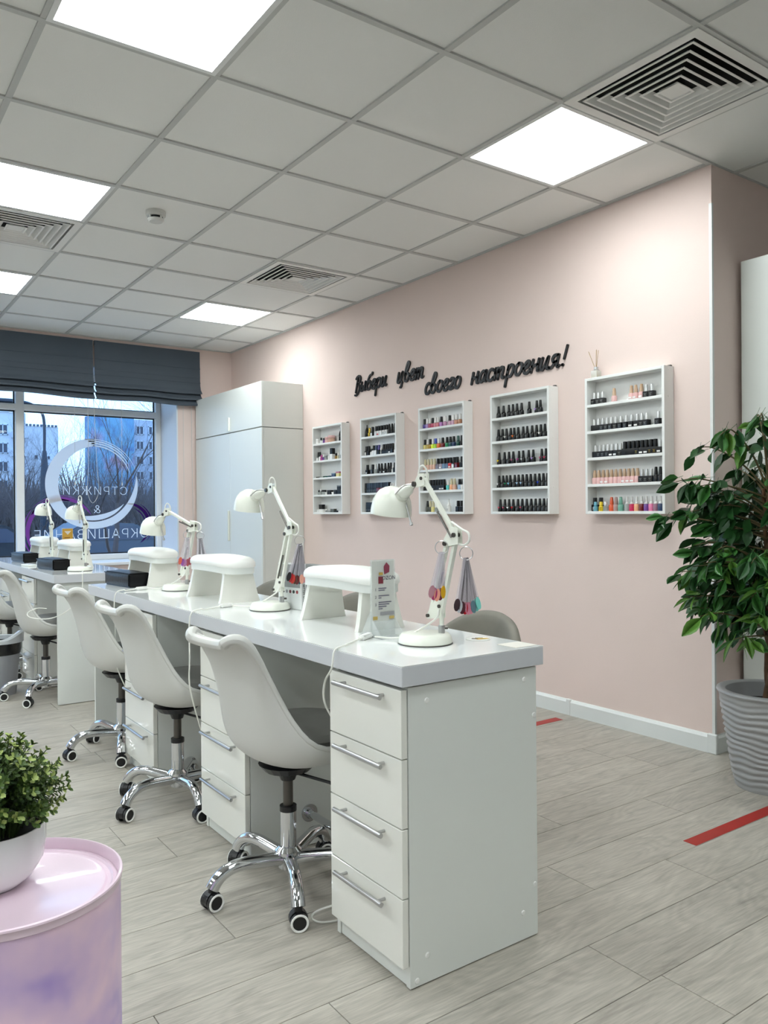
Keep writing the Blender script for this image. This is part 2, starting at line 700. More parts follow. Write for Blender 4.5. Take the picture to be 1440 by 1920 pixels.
def arc_band(bm, cx, cz, a0, a1, rin, rout, n=48, th=0.0008, y=YW - 0.0035):
    """rin/rout are functions of t in 0..1; angles in degrees, counter-clockwise as seen from the room"""
    A, Bv = [], []
    for i in range(n + 1):
        t = i / n
        a = math.radians(a0 + (a1 - a0) * t)
        ca, sa = math.cos(a), math.sin(a)
        A.append((cx + rin(t) * ca, cz + rin(t) * sa))
        Bv.append((cx + rout(t) * ca, cz + rout(t) * sa))
    for yy in (y,):
        va = [bm.verts.new((p[0], yy, p[1])) for p in A]
        vb = [bm.verts.new((p[0], yy, p[1])) for p in Bv]
        va2 = [bm.verts.new((p[0], yy + th, p[1])) for p in A]
        vb2 = [bm.verts.new((p[0], yy + th, p[1])) for p in Bv]
        for i in range(n):
            bm.faces.new((va[i], va[i + 1], vb[i + 1], vb[i]))
            bm.faces.new((va2[i], vb2[i], vb2[i + 1], va2[i + 1]))
            bm.faces.new((va[i], va2[i], va2[i + 1], va[i + 1]))
            bm.faces.new((vb[i], vb[i + 1], vb2[i + 1], vb2[i]))


CX, CZ, R0 = 2.168, 1.432, 0.445
bm = B()
arc_band(bm, CX, CZ, 88, 292, lambda t: R0 - 0.075 - 0.045 * math.sin(PI * min(1, t * 1.25)) ** 1 + 0.0, lambda t: R0 - 0.002 - 0.004 * math.sin(9 * t), 64)
arc_band(bm, CX, CZ, 292, 372, lambda t: R0 - 0.012 - 0.062 * (1 - t ** 3), lambda t: R0 - 0.004 * t - 0.008 * t * t, 40)
arc_band(bm, CX, CZ, 236, 326, lambda t: R0 - 0.093 - 0.045 * math.sin(PI * t), lambda t: R0 - 0.086 - 0.004 * t, 40)
for (a0, a1, r, w) in ((15, 100, 0.437, 0.006), (32, 96, 0.418, 0.011), (24, 92, 0.397, 0.013), (12, 90, 0.374, 0.012), (100, 128, 0.449, 0.005)):
    arc_band(bm, CX, CZ, a0, a1, lambda t, r=r, w=w: r - w * 0.5 * min(1, 3 * t), lambda t, r=r, w=w: r + w * 0.5 * min(1, 3 * t), 40)
tag(obj('circle_decal', bm, M_decw), 'large white brush stroke ring sticker on the window glass', 'decal')
bm = B()
lx, lz = 1.87, 0.97
for (a0, a1, ri, ro) in ((75, 225, 0.285, 0.325), (30, 150, 0.3, 0.335), (140, 230, 0.335, 0.35), (60, 140, 0.342, 0.349)):
    arc_band(bm, lx, lz, a0, a1, lambda t, a=ri, b=ro: (a + b) / 2 - (b - a) / 2 * math.sin(PI * t) ** 0.6, lambda t, a=ri, b=ro: (a + b) / 2 + (b - a) / 2 * math.sin(PI * t) ** 0.6, 32, y=YW - 0.0025)
tag(obj('arc_decal', bm, M_decp), 'mauve brush arc sticker on the window glass, left of the white ring', 'decal')
bm = B()
lx, lz = 2.50, 1.02
for (a0, a1, ri, ro) in ((-55, 95, 0.2, 0.235), (-40, 60, 0.24, 0.255), (-30, 70, 0.175, 0.188)):
    arc_band(bm, lx, lz, a0, a1, lambda t, a=ri, b=ro: (a + b) / 2 - (b - a) / 2 * math.sin(PI * t) ** 0.6, lambda t, a=ri, b=ro: (a + b) / 2 + (b - a) / 2 * math.sin(PI * t) ** 0.6, 32, y=YW - 0.0025)
tag(obj('arc_decal', bm, M_decd), 'dark violet brush arc sticker on the window glass, right of the white ring', 'decal')
ROT_OUT = (PI / 2, 0, PI)       # reads properly from the street
for body, cx_, cz_, size, sp in (('СТРИЖКИ', 2.187, 1.325, 0.115, 1.12), ('&', 2.2, 1.145, 0.12, 1.0), ('ОКРАШИВАНИЕ', 2.165, 0.895, 0.132, 1.1)):
    me = text_mesh(body, size, sp, 0.0004, -0.002)
    me.materials.append(M_decw)
    o = bpy.data.objects.new('window_lettering', me)
    COL.objects.link(o)
    o.rotation_euler = ROT_OUT
    o.location = (cx_, YW - 0.0052, cz_)
    tag(o, {'СТРИЖКИ': 'thin white lettering of the word inside the white ring, seen from behind', '&': 'white ampersand sticker inside the ring on the window', 'ОКРАШИВАНИЕ': 'long thin white lettering under the white ring, seen from behind'}[body], 'lettering')

# ------------------------------------------------------------------ street outside
M_grass = mat('dusk_grass', (40, 44, 36), 0.9, var=0.3, scale=2.0)
M_road = mat('wet_asphalt', (44, 44, 46), 0.8, var=0.1, scale=1.5)
M_bark = mat('bare_bark', (112, 98, 92), 0.9, var=0.2, scale=6)
M_twig = mat('bare_twigs', (112, 98, 94), 0.9)
M_panel = mat('building_white', (232, 232, 238), 0.8, var=0.03, scale=0.3)
M_panel2 = mat('building_blue_grey', (200, 205, 218), 0.8, var=0.05, scale=0.3)
M_bwin = mat('building_window', (60, 70, 92), 0.15)
M_bfr = mat('building_window_frame', (225, 228, 235), 0.6)
GZ = -0.55
bm = B()
box(bm, -60, 120, 8.08, 220, GZ - 0.2, GZ)
struct(obj('ground', bm, M_grass), 'dusky lawn outside the window')
bm = B()
box(bm, -60, 120, 17.5, 24.5, GZ, GZ + 0.02)
struct(obj('trim_4', bm, M_road), 'street outside the window')


def window_unit(parent, x, y, z, w, h, face='y', two=True):
    """frame sub-part plus pane: built as a part with sub-parts"""
    f = B()
    t = 0.08 * h
    if face == 'y':
        for a in ((x, x + w, z, z + t), (x, x + w, z + h - t, z + h), (x, x + t, z, z + h), (x + w - t, x + w, z, z + h)) + (((x + w * 0.45, x + w * 0.45 + t, z, z + h),) if two else ()):
            box(f, a[0], a[1], y - 0.15, y + 0.1, a[2], a[3])
    else:
        for a in ((y, y + w, z, z + t), (y, y + w, z + h - t, z + h), (y, y + t, z, z + h), (y + w - t, y + w, z, z + h)):
            box(f, x - 0.15, x + 0.1, a[0], a[1], a[2], a[3])
    fo = obj('window', f, M_bfr, parent)
    p = B()
    if face == 'y':
        box(p, x + t, x + w - t, y - 0.06, y + 0.05, z + t, z + h - t)
    else:
        box(p, x - 0.06, x + 0.05, y + t, y + w - t, z + t, z + h - t)
    obj('pane', p, M_bwin, fo)


# left block: stepped facade with balconies, blank gable with parapet
b1 = thing('apartment_block', 'white apartment block with stepped top and blank end wall, seen left of the ring', 'building', (18, 110, GZ))
bm = B()
box(bm, -14, 3.4, 0, 14, 0, 14.5)
obj('tower', bm, M_panel, b1)
bm = B()
box(bm, 3.4, 7.6, 1.0, 4, 0, 13.0)
obj('gable_wall', bm, M_panel, b1)
bm = B()
for i in range(9):
    box(bm, 3.6 + i * 0.45, 3.85 + i * 0.45, 0.8, 1.2, 13.0, 13.25)
stuff(obj('parapet_blocks', bm, mat('parapet_dark', (110, 116, 135), 0.8), b1))
bm = B()
box(bm, -1.5, 2.9, -0.2, 3, 14.5, 16)
obj('roof_hut', bm, M_panel, b1)
for r in range(5):
    z = 2.2 + r * 2.35
    for x in (-6, -3.5, 0.1):
        window_unit(b1, x, 0, z, 1.2, 1.35)
    bal = B()
    box(bal, 1.7, 3.6, -1.0, 0, z - 0.35, z + 0.45)
    obj('balcony', bal, M_panel, b1)
    window_unit(b1, 1.9, -0.02, z + 0.5, 1.4, 1.1)
window_unit(b1, 4.6, 1.0, 8.7, 0.45, 0.55, two=False)
window_unit(b1, 6.2, 1.0, 8.7, 0.35, 0.45, two=False)
# right block with a painted blue end wall
b2 = thing('apartment_block', 'apartment block with a painted blue end wall behind bare trees', 'building', (34.9, 130, GZ))
bm = B()
box(bm, 6.9, 20, 1, 3.4, 0, 17.0)
obj('tower', bm, M_panel2, b2)


def mural_mat():
    m = bpy.data.materials.new('painted_mural')
    m.use_nodes = True
    nt = m.node_tree
    b = nt.nodes['Principled BSDF']
    tc = nt.nodes.new('ShaderNodeTexCoord')
    nz = nt.nodes.new('ShaderNodeTexNoise')
    nz.inputs['Scale'].default_value = 0.28
    nz.inputs['Detail'].default_value = 3
    nz.inputs['Distortion'].default_value = 0.8
    rp = nt.nodes.new('ShaderNodeValToRGB')
    e = rp.color_ramp.elements
    e[0].position, e[0].color = 0.3, lin((110, 140, 190))
    e[1].position, e[1].color = 0.72, lin((200, 140, 140))
    for p, c in ((0.42, (120, 170, 205)), (0.52, (135, 185, 210)), (0.6, (170, 180, 210))):
        x = e.new(p)
        x.color = lin(c)
    nt.links.new(tc.outputs['Object'], nz.inputs['Vector'])
    nt.links.new(nz.outputs[0], rp.inputs[0])
    nt.links.new(rp.outputs[0], b.inputs['Base Color'])
    b.inputs['Roughness'].default_value = 0.8
    return m


bm = B()
box(bm, 0, 6.9, 0, 3.5, 0, 17.2)
obj('painted_wall', bm, mural_mat(), b2)
for r in range(6):
    z = 2.0 + r * 2.5
    for x in (7.5, 9.6, 11.8):
        window_unit(b2, x, 1.0, z, 1.3, 1.45)


def tree_mesh(seed, h, spread, levels=5, nb=3, r0=0.11):
    rr = random.Random(seed)
    bm = B()

    def grow(p, d, L, r, lev):
        k = 3 if lev < levels - 1 else 2
        pts = [p]
        q = p.copy()
        dd = d.copy()
        for i in range(k):
            dd = (dd + Vector((rr.uniform(-.16, .16), rr.uniform(-.16, .16), rr.uniform(-0.02, .14)))).normalized()
            q = q + dd * (L / k)
            pts.append(q.copy())
        rads = [r * (1 - 0.45 * i / k) for i in range(k + 1)]
        tube(bm, pts, rads, 5 if lev < 2 else 3, cap=False)
        if lev >= levels:
            return
        n = nb + (1 if lev > 1 else 0)
        for i in range(n):
            t = rr.uniform(0.35, 1.0) if i else 1.0
            j = min(k, max(1, int(round(t * k))))
            a = rr.uniform(0, 2 * PI)
            u, v = frame_of(dd)
            ang = rr.uniform(0.25, 0.75) * spread
            nd = (dd * math.cos(ang) + (u * math.cos(a) + v * math.sin(a)) * math.sin(ang)).normalized()
            grow(pts[j], nd, L * rr.uniform(0.55, 0.82), rads[j] * 0.62, lev + 1)

    grow(Vector((0, 0, 0)), Vector((0, 0, 1)), h * 0.3, r0, 0)
    me = bpy.data.meshes.new('bare_tree')
    bm.to_mesh(me)
    bm.free()
    me.materials.append(M_twig)
    return me


_tmesh = [tree_mesh(11, 6.5, 1.0, 6, 3, 0.075), tree_mesh(12, 7.5, 0.9, 6, 3, 0.09), tree_mesh(14, 5.0, 1.2, 6, 3, 0.08), tree_mesh(15, 3.4, 1.4, 5, 4, 0.05)]
_spots = [(0, 5.75, 13.5, 0.98, 0.3, 'bare tree closest to the window, its trunk right of the ring'),
          (1, 4.9, 16.5, 0.85, 1.3, 'slim bare tree standing close behind the middle of the ring'),
          (0, 5.1, 27.0, 1.0, 2.2, None), (1, 7.0, 29.0, 0.95, 4.0, None), (2, 8.6, 27.5, 1.1, 0.9, None), (1, 10.0, 33.0, 0.9, 5.1, None),
          (2, 6.1, 34.0, 1.15, 3.3, None), (0, 11.5, 36.0, 1.05, 2.6, None), (1, 8.3, 40.0, 1.0, 1.9, None), (0, 5.9, 41.0, 1.0, 0.2, None),
          (2, 13.2, 40.0, 1.2, 2.9, None), (1, 14.6, 44.0, 1.0, 4.4, None), (2, 9.3, 47.0, 1.3, 3.7, None), (0, 12.0, 50.0, 1.1, 5.9, None)]
for i, (k, x, y, s, rz, lab) in enumerate(_spots):
    o = obj('bare_tree', _tmesh[k], None, None, (x, y, GZ))
    o.scale = (s, s, s)
    o.rotation_euler.z = rz
    if lab:
        tag(o, lab, 'tree')
    else:
        tag(o, 'leafless tree among the dark thicket across the street', 'tree', 'bare trees across the street')
for i in range(26):
    y = 25.5 + (i % 5) * 5.5 + rnd.random() * 2
    x = y * (0.13 + 0.0095 * i) + rnd.uniform(-.5, .5)
    o = obj('bare_shrub', _tmesh[3], None, None, (x, y, GZ))
    s = rnd.uniform(0.85, 1.35)
    o.scale = (s * 1.25, s * 1.25, s)
    o.rotation_euler.z = rnd.random() * 6
    tag(o, 'tall leafless shrub in the dark thicket across the street', 'shrub', 'bare shrubs across the street')
# dense undergrowth behind (too many twigs to count)
bm = B()
r3 = random.Random(3)
for i in range(9000):
    y = r3.uniform(44, 64)
    x = y * r3.uniform(0.1, 0.43)
    z0 = GZ + abs(r3.gauss(0, 1.0))
    h = r3.uniform(0.8, 2.0) * (1.25 if x < 14 else 1.0)
    a = Vector((x, y, z0))
    b_ = a + Vector((r3.uniform(-.7, .7), r3.uniform(-.4, .4), h))
    w = Vector((0.035, 0, 0))
    bm.faces.new([bm.verts.new(p) for p in (a - w, a + w, b_)])
tag(stuff(obj('thicket', bm, M_bark)), 'dark mass of bare undergrowth behind the street trees', 'shrubs')
# street lamp
sl = thing('street_lamp', 'dark curved street lamp in front of the white block', 'street lamp', (6.45, 30, GZ))
bm = B()
cyl(bm, (0, 0, 0), (0, 0, 3.0), 0.17, 0.15, 10)
cyl(bm, (0, 0, 3.0), (0, 0, 3.9), 0.15, 0.07, 10)
obj('base', bm, mat('lamp_pole_dark', (70, 72, 82), 0.6), sl)
bm = B()
tube(bm, catmull([(0, 0, 3.9), (0, 0, 4.9), (-0.12, 0, 5.3), (-0.5, 0, 5.55), (-1.0, 0, 5.6)], 5), 0.05, 8)
obj('arm', bm, _mats['lamp_pole_dark'], sl)
bm = B()
bbox(bm, -1.5, -1.0, -0.12, 0.12, 5.54, 5.66, 0.03)
obj('lamp_head', bm, _mats['lamp_pole_dark'], sl)


def car(x, y, rz, colr, label):
    t = thing('car', label, 'car', (x, y, GZ + 0.02), rz)
    m = mat('car_paint_%d_%d_%d' % colr, colr, 0.45)
    bm = B()
    prof = [(-2.1, 0.3), (2.1, 0.3), (2.15, 0.65), (1.9, 0.82), (1.1, 0.92), (0.45, 1.38), (-0.9, 1.42), (-1.6, 0.98), (-2.1, 0.92)]
    prism(bm, prof, (0, -0.82, 0), (1, 0, 0), (0, 0, 1), (0, 1, 0), 1.64)
    bmesh.ops.bevel(bm, geom=bm.edges[:], offset=0.05, segments=2, affect='EDGES')
    obj('body', bm, m, t, smooth=True)
    bm = B()
    prism(bm, [(0.93, 0.95), (0.43, 1.3), (-0.85, 1.34), (-1.35, 0.97)], (0, -0.835, 0), (1, 0, 0), (0, 0, 1), (0, 1, 0), 1.67)
    obj('side_window', bm, M_bwin, t)
    for wx in (-1.3, 1.3):
        for wy in (-0.8, 0.62):
            w = B()
            cyl(w, (wx, wy, 0.32), (wx, wy + 0.18, 0.32), 0.32, n=18)
            obj('wheel', w, M_black, t)


car(6.3, 21.8, 0.06, (92, 98, 108), 'silver car parked on the street below the ring')
car(3.2, 22.0, 0.05, (44, 47, 54), 'dark car on the street at the far left')
car(9.9, 23.0, 0.02, (120, 124, 132), 'pale car parked behind the purple arc at right')

# ------------------------------------------------------------------ roman blinds
M_blind = mat('charcoal_blind_fabric', (82, 90, 99), 0.85, spec=0.2, var=0.04, scale=3, bump=0.15, bscale=300)


def blind(x0, x1, label, zb):
    t = thing('roman_blind', label, 'blind', ((x0 + x1) / 2, YB, 2.2))
    hw = (x1 - x0) / 2
    prof = []          # (depth towards room, z) relative to wall and base 2.2
    pts = [(0.03, 0.53), (0.032, 0.40), (0.036, 0.27), (0.034, 0.262), (0.04, 0.19), (0.052, 0.15), (0.082, 0.118), (0.088, 0.104), (0.072, 0.108), (0.05, 0.115), (0.045, 0.105), (0.062, 0.08), (0.092, 0.058), (0.094, 0.044), (0.07, 0.05), (0.05, 0.056), (0.048, 0.046), (0.07, 0.02), (0.09, 0.002), (0.086, -0.01), (0.05, -0.008)]
    bm = B()
    n = 14
    grid = []
    r5 = random.Random(int(x1 * 100))
    for i in range(n + 1):
        u = -1 + 2 * i / n
        sag = zb * (0.5 - 0.5 * u)
        col = []
        for d, z in pts:
            low = max(0, (0.2 - z) / 0.2)
            col.append(bm.verts.new((u * hw * (1 + 0.004 * low), -d - 0.006 * low * math.sin(3 * u + x1), z + low * (sag + 0.006 * math.sin(5 * u + x0)))))
        grid.append(col)
    for i in range(n):
        for j in range(len(pts) - 1):
            bm.faces.new((grid[i][j], grid[i + 1][j], grid[i + 1][j + 1], grid[i][j + 1]))
    o = obj('fabric', bm, M_blind, t, smooth=False)
    md = o.modifiers.new('s', 'SOLIDIFY')
    md.thickness = 0.004
    bm = B()
    box(bm, -hw, hw, -0.028, -0.004, 0.49, 0.53)
    obj('headrail', bm, M_blind, t)
    for k, zz in enumerate((0.355, 0.215)):
        bm = B()
        bbox(bm, -hw, hw, -0.0395 - 0.004 * k, -0.036 - 0.003 * k, zz, zz + 0.012, 0.0015)
        obj('batten_pocket', bm, M_blind, t)
    return t


blind(2.045, 3.06, 'charcoal roman blind beside the wardrobe, right of the pair', -0.0)
blind(0.66, 2.03, 'charcoal roman blind at the left, drawn up above the window', 0.015)
# cords
M_bcord = mat('blind_cord', (214, 210, 206), 0.6)
for (pts, lab) in (([(2.885, YB - 0.03, 2.2), (2.887, YB - 0.03, 1.3), (2.885, YB - 0.03, 0.62 + 0.45), (2.93, YB - 0.03, 0.98), (2.975, YB - 0.03, 1.07), (2.972, YB - 0.03, 1.5), (2.97, YB - 0.03, 2.2)], 'thin pale blind cord loop on the pink pier beside the wardrobe'),
                   ([(1.985, YB - 0.02, 2.2), (1.985, YB - 0.02, 1.6), (1.975, YB - 0.02, 1.35), (2.02, YB - 0.02, 1.24), (2.075, YB - 0.02, 1.35), (2.06, YB - 0.02, 1.6), (2.035, YB - 0.02, 2.2)], 'thin white blind cord loop hanging inside the ring')):
    bm = B()
    tube(bm, catmull(pts, 8), 0.0022, 5)
    tag(obj('blind_cord', bm, M_bcord), lab, 'cord')
for x, lab in ((1.86, 'single weighted blind cord hanging at the left inside the ring'), (2.28, 'single weighted blind cord hanging at the right inside the ring')):
    t = thing('pull_cord', lab, 'cord', (x, YB - 0.05, 1.4))
    bm = B()
    cyl(bm, (0, 0, 0.03), (0, 0, 0.83), 0.0015, n=5)
    obj('cord', bm, M_bcord, t)
    bm = B()
    lathe(bm, [(0, 0), (0.006, 0.002), (0.005, 0.02), (0.002, 0.032), (0, 0.033)], 8)
    obj('weight', bm, M_bcord, t)

# ------------------------------------------------------------------ ceiling lights, vents, detector
M_diff = mat('light_diffuser', (246, 254, 255), 0.6, emit=PANEL)
_named = {(0.6, 2.155): 'square ceiling light at the top left, cut by the frame', (2.4, 2.155): 'square ceiling light beside the large vent, nearest the pink wall',
          (0.6, 3.955): 'square ceiling light on the left beside a vent, behind the frontmost one', (0.6, 5.755): 'small looking ceiling light at the far left edge near the window',
          (2.4, 5.755): 'square ceiling light furthest back, in front of the wardrobe'}


def ceiling_light():
    t = thing('ceiling_light', 'square ceiling light', 'ceiling light')
    bm = B()
    for a in ((0.006, 0.026, 0.006, 0.594), (0.574, 0.594, 0.006, 0.594), (0.026, 0.574, 0.006, 0.026), (0.026, 0.574, 0.574, 0.594)):
        box(bm, a[0], a[1], a[2], a[3], -0.006, 0.025)
    obj('frame', bm, M_frame, t)
    bm = B()
    box(bm, 0.0261, 0.5739, 0.0261, 0.5739, -0.004, 0.02)
    obj('diffuser', bm, M_diff, t)
    return t


_first = None
for (x, y) in sorted(LIGHTS) + FILL_LIGHTS:
    if _first is None:
        o = _first = ceiling_light()
    else:
        o = copy_tree(_first)
    o.location = (x, y, CEIL if x > -2 else CEIL - 0.022)
    k = [v for kk, v in _named.items() if abs(kk[0] - x) < .01 and abs(kk[1] - y) < .01]
    o['label'] = k[0] if k else 'unseen square ceiling light filling the room from outside the picture'
    o['group'] = 'square ceiling lights' if k else 'ceiling lights behind the viewer'

M_vent = mat('vent_white', (236, 235, 231), 0.45)


def ceiling_vent():
    t = thing('ceiling_vent', 'square ceiling vent', 'vent')
    bm = B()
    for a in ((0.004, 0.042, 0.004, 0.596), (0.558, 0.596, 0.004, 0.596), (0.042, 0.558, 0.004, 0.042), (0.042, 0.558, 0.558, 0.596)):
        box(bm, a[0], a[1], a[2], a[3], -0.008, 0.012)
    obj('frame', bm, M_vent, t)
    bm = B()
    box(bm, 0.043, 0.557, 0.043, 0.557, 0.024, 0.029)
    obj('backing', bm, mat('vent_dark', (8, 8, 9), 0.9), t)
    for k in range(6):
        h0 = 0.238 - k * 0.038       # outer half size (low edge)
        h1 = h0 - 0.020
        bm = B()
        rings = []
        for h, z in ((h0 + 0.006, -0.010), (h0 + 0.006, -0.007), (h0, -0.006), (h1, 0.012), (h1 - 0.002, 0.012), (h0 - 0.003, -0.010)):
            rings.append([bm.verts.new((0.3 + sx * h, 0.3 + sy * h, z)) for sx, sy in ((-1, -1), (1, -1), (1, 1), (-1, 1))])
        for a, b_ in ((0, 1), (1, 2), (2, 3), (3, 4), (4, 5), (5, 0)):
            for i in range(4):
                bm.faces.new((rings[a][i], rings[a][(i + 1) % 4], rings[b_][(i + 1) % 4], rings[b_][i]))
        obj('louvre', bm, M_vent, t)
    bm = B()
    prism(bm, [(-0.04, -0.04), (0.04, -0.04), (0.04, 0.04), (-0.04, 0.04)], (0.3, 0.3, -0.006), (1, 0, 0), (0, 1, 0), (0, 0, 1), 0.012)
    obj('centre_plate', bm, M_vent, t)
    return t


v0 = ceiling_vent()
for i, ((x, y), lab) in enumerate((((2.4, 1.555), 'large square louvred ceiling vent at the top right, above the pink wall corner'), ((0.6, 4.555), 'square louvred ceiling vent cut by the left edge of the picture'), ((2.4, 4.555), 'square louvred ceiling vent in the middle distance near the pink wall'))):
    o = v0 if i == 0 else copy_tree(v0)
    o.location = (x, y, CEIL)
    o['label'] = lab
    o['group'] = 'ceiling vents'
sd = thing('smoke_detector', 'round white smoke detector on a ceiling tile', 'smoke detector', (1.475, 4.19, CEIL + 0.003))
bm = B()
lathe(bm, [(0, 0), (0.052, 0), (0.052, -0.024), (0.046, -0.028), (0, -0.028)], 24)
obj('base', bm, M_wplas, sd, smooth=True)
bm = B()
lathe(bm, [(0.036, -0.0281), (0.036, -0.042), (0.034, -0.042), (0.034, -0.0281)], 24)
obj('sensor_slot', bm, M_dark, sd)
bm = B()
lathe(bm, [(0, -0.042), (0.043, -0.042), (0.043, -0.048), (0.034, -0.056), (0, -0.057)], 24)
obj('cover', bm, M_wplas, sd, smooth=True)
for a in range(4):
    bm = B()
    c, s = math.cos(a * PI / 2 + .4), math.sin(a * PI / 2 + .4)
    cyl(bm, (0.04 * c, 0.04 * s, -0.043), (0.04 * c, 0.04 * s, -0.028), 0.006, n=8)
    obj('post', bm, M_wplas, sd)

# ------------------------------------------------------------------ wardrobe in the corner
wd = thing('wardrobe', 'tall white wardrobe with upper cupboard in the corner by the window', 'wardrobe', (3.012, 6.03, 0))
bm = B()
box(bm, 0.02, 0.396, 0, 1.44, 0.06, 1.858)
box(bm, 0.03, 0.396, 0.02, 1.42, 0.0, 0.06)
obj('body', bm, M_wht, wd)
bm = B()
box(bm, 0.02, 0.396, 0, 1.44, 1.864, 2.248)
obj('upper_body', bm, M_wht, wd)
for (y0, y1, hy) in ((0.0, 0.64, 0.62), (0.644, 1.44, 0.664)):
    bm = B()
    bbox(bm, 0.0, 0.0195, y0, y1, 0.062, 1.857, 0.002)
    d = obj('door', bm, M_wht, wd)
    if y0 > 0:
        bm = B()
        bbox(bm, -0.018, -0.0005, hy - 0.01, hy + 0.012, 0.885, 1.16, 0.005, 2)
        obj('handle', bm, M_lampw, d)
bm = B()
bbox(bm, 0.0, 0.0195, 0.0, 1.44, 1.865, 2.247, 0.002)
d = obj('upper_door', bm, M_wht, wd)
bm = B()
bbox(bm, -0.018, -0.0005, 0.63, 0.655, 1.875, 2.0, 0.005, 2)
obj('handle', bm, M_lampw, d)

# tall white unit in the alcove
au = thing('tall_cabinet', 'tall plain white cabinet behind the ficus at the right edge', 'cabinet', (3.615, 1.2, 0))
bm = B()
bbox(bm, 0.02, 0.6, 0, 0.935, 0.05, 2.335, 0.002)
obj('body', bm, M_wht, au)
bm = B()
bbox(bm, 0.0, 0.0195, 0.003, 0.928, 0.06, 2.335, 0.002)
obj('door', bm, M_wht, au)
bm = B()
box(bm, 0.04, 0.58, 0.01, 0.92, 0, 0.05)
obj('plinth', bm, M_wht, au)


# ------------------------------------------------------------------ manicure desks
def drawer_stack(parent, y0, y1, x0=1.122, x1=1.575, zt=0.728, toe=True, mirror_cap=False):
    """pedestal with four drawers facing -x; returns nothing (parts of the desk)"""
    bm = B()
    box(bm, x0 + 0.02, x1, y0, y0 + 0.016, 0.004, zt)
    obj('side_panel', bm, M_wht, parent)
    bm = B()
    box(bm, x0 + 0.02, x1, y1 - 0.016, y1, 0.004, zt)
    obj('side_panel', bm, M_wht, parent)
    bm = B()
    box(bm, x0 + 0.03, x1 - 0.01, y0 + 0.0165, y1 - 0.0165, 0.03, zt - 0.004)
    obj('carcass', bm, M_wht, parent)
    bm = B()
    box(bm, x0 + 0.024, x0 + 0.04, y0 + 0.0165, y1 - 0.0165, 0.004, 0.055)
    obj('plinth', bm, M_wht, parent)
    H = (zt - 0.004 - 0.055) / 4
    for k in range(4):
        z0 = 0.055 + H * k
        bm = B()
        bbox(bm, x0, x0 + 0.018, y0 + 0.002, y1 - 0.002, z0 + 0.0015, z0 + H - 0.0015, 0.0012)
        d = obj('drawer', bm, M_front, parent)
        bm = B()
        zc = z0 + H * 0.86
        ya, yb = y0 + 0.053, y1 - 0.06
        cyl(bm, (x0 - 0.026, ya, zc), (x0 - 0.026, yb, zc), 0.0062, n=12)
        for yy in (ya + 0.022, yb - 0.022):
            cyl(bm, (x0 - 0.026, yy, zc), (x0 - 0.0005, yy, zc), 0.0042, n=10)
        obj('handle', bm, M_steel, d, smooth=True)


def worktop(name, y0, y1, label):
    t = thing(name, label, 'desk', (1.117, y0, 0))
    t_inv = Matrix.Translation((-1.117, -y0, 0))
    return t, t_inv


def desk(y0, y1, stacks, ends, label):
    d = bpy.data.objects.new('manicure_desk', None)
    COL.objects.link(d)
    tag(d, label, 'desk', 'manicure desks')
    bm = B()
    bbox(bm, 1.115, 1.592, y0, y1, 0.733, 0.7815, 0.0015)
    obj('worktop', bm, M_edge, d)
    bm = B()
    box(bm, 1.1155, 1.5915, y0 + 0.0005, y1 - 0.0005, 0.7816, 0.7836)
    obj('worktop_surface', bm, M_gloss, d)
    for a, b_ in stacks:
        drawer_stack(d, a, b_)
    for y in ends:
        bm = B()
        bbox(bm, 1.14, 1.58, y, y + 0.018, 0.003, 0.7325, 0.001)
        obj('end_panel', bm, M_wht, d)
    return d


d1 = desk(1.51, 4.225, [(1.522, 1.852), (2.387, 2.76), (3.27, 3.65)], [4.2], 'long glossy white manicure desk in the foreground with three stacks of drawers')
d2 = desk(4.975, 7.25, [(5.56, 5.94), (6.4, 6.78)], [5.0, 7.2], 'glossy white manicure desk standing further back by the window')
# screw caps on the front end panel (y = 1.522 face)
for i, (x, z) in enumerate(((1.198, 0.69), (1.53, 0.698), (1.576 - 0.01, 0.598), (1.565, 0.14), (1.52, 0.075), (1.195, 0.07), (1.162, 0.018))):
    bm = B()
    lathe(bm, [(0, 0.0022), (0.0055, 0.0018), (0.0075, 0.0)], 12)
    bmesh.ops.rotate(bm, verts=bm.verts[:], matrix=Matrix.Rotation(PI / 2, 3, 'X'))
    bmesh.ops.translate(bm, verts=bm.verts[:], vec=(x, 1.5218, z))
    obj('screw_cap', bm, M_cap, d1)
# chrome foot rails between the pedestals
for i, (ya, yb, lab) in enumerate(((1.852, 2.387, 'chrome foot rail under the desk by the frontmost chair'), (2.76, 3.27, 'chrome foot rail under the desk by the second chair'))):
    t = thing('foot_rail', lab, 'foot rail', (1.36, ya, 0.115), 0, 'foot rails')
    bm = B()
    cyl(bm, (0, 0.004, 0), (0, yb - ya - 0.004, 0), 0.0125, n=14)
    obj('bar', bm, M_chrome, t, smooth=True)
    for yy, s in ((0.0005, 1), (yb - ya - 0.0005, -1)):
        bm = B()
        cyl(bm, (0, yy, 0), (0, yy + s * 0.006, 0), 0.03, n=20)
        cyl(bm, (0, yy + s * 0.006, 0), (0, yy + s * 0.022, 0), 0.018, 0.016, 16)
        obj('flange', bm, M_chrome, t, smooth=True)


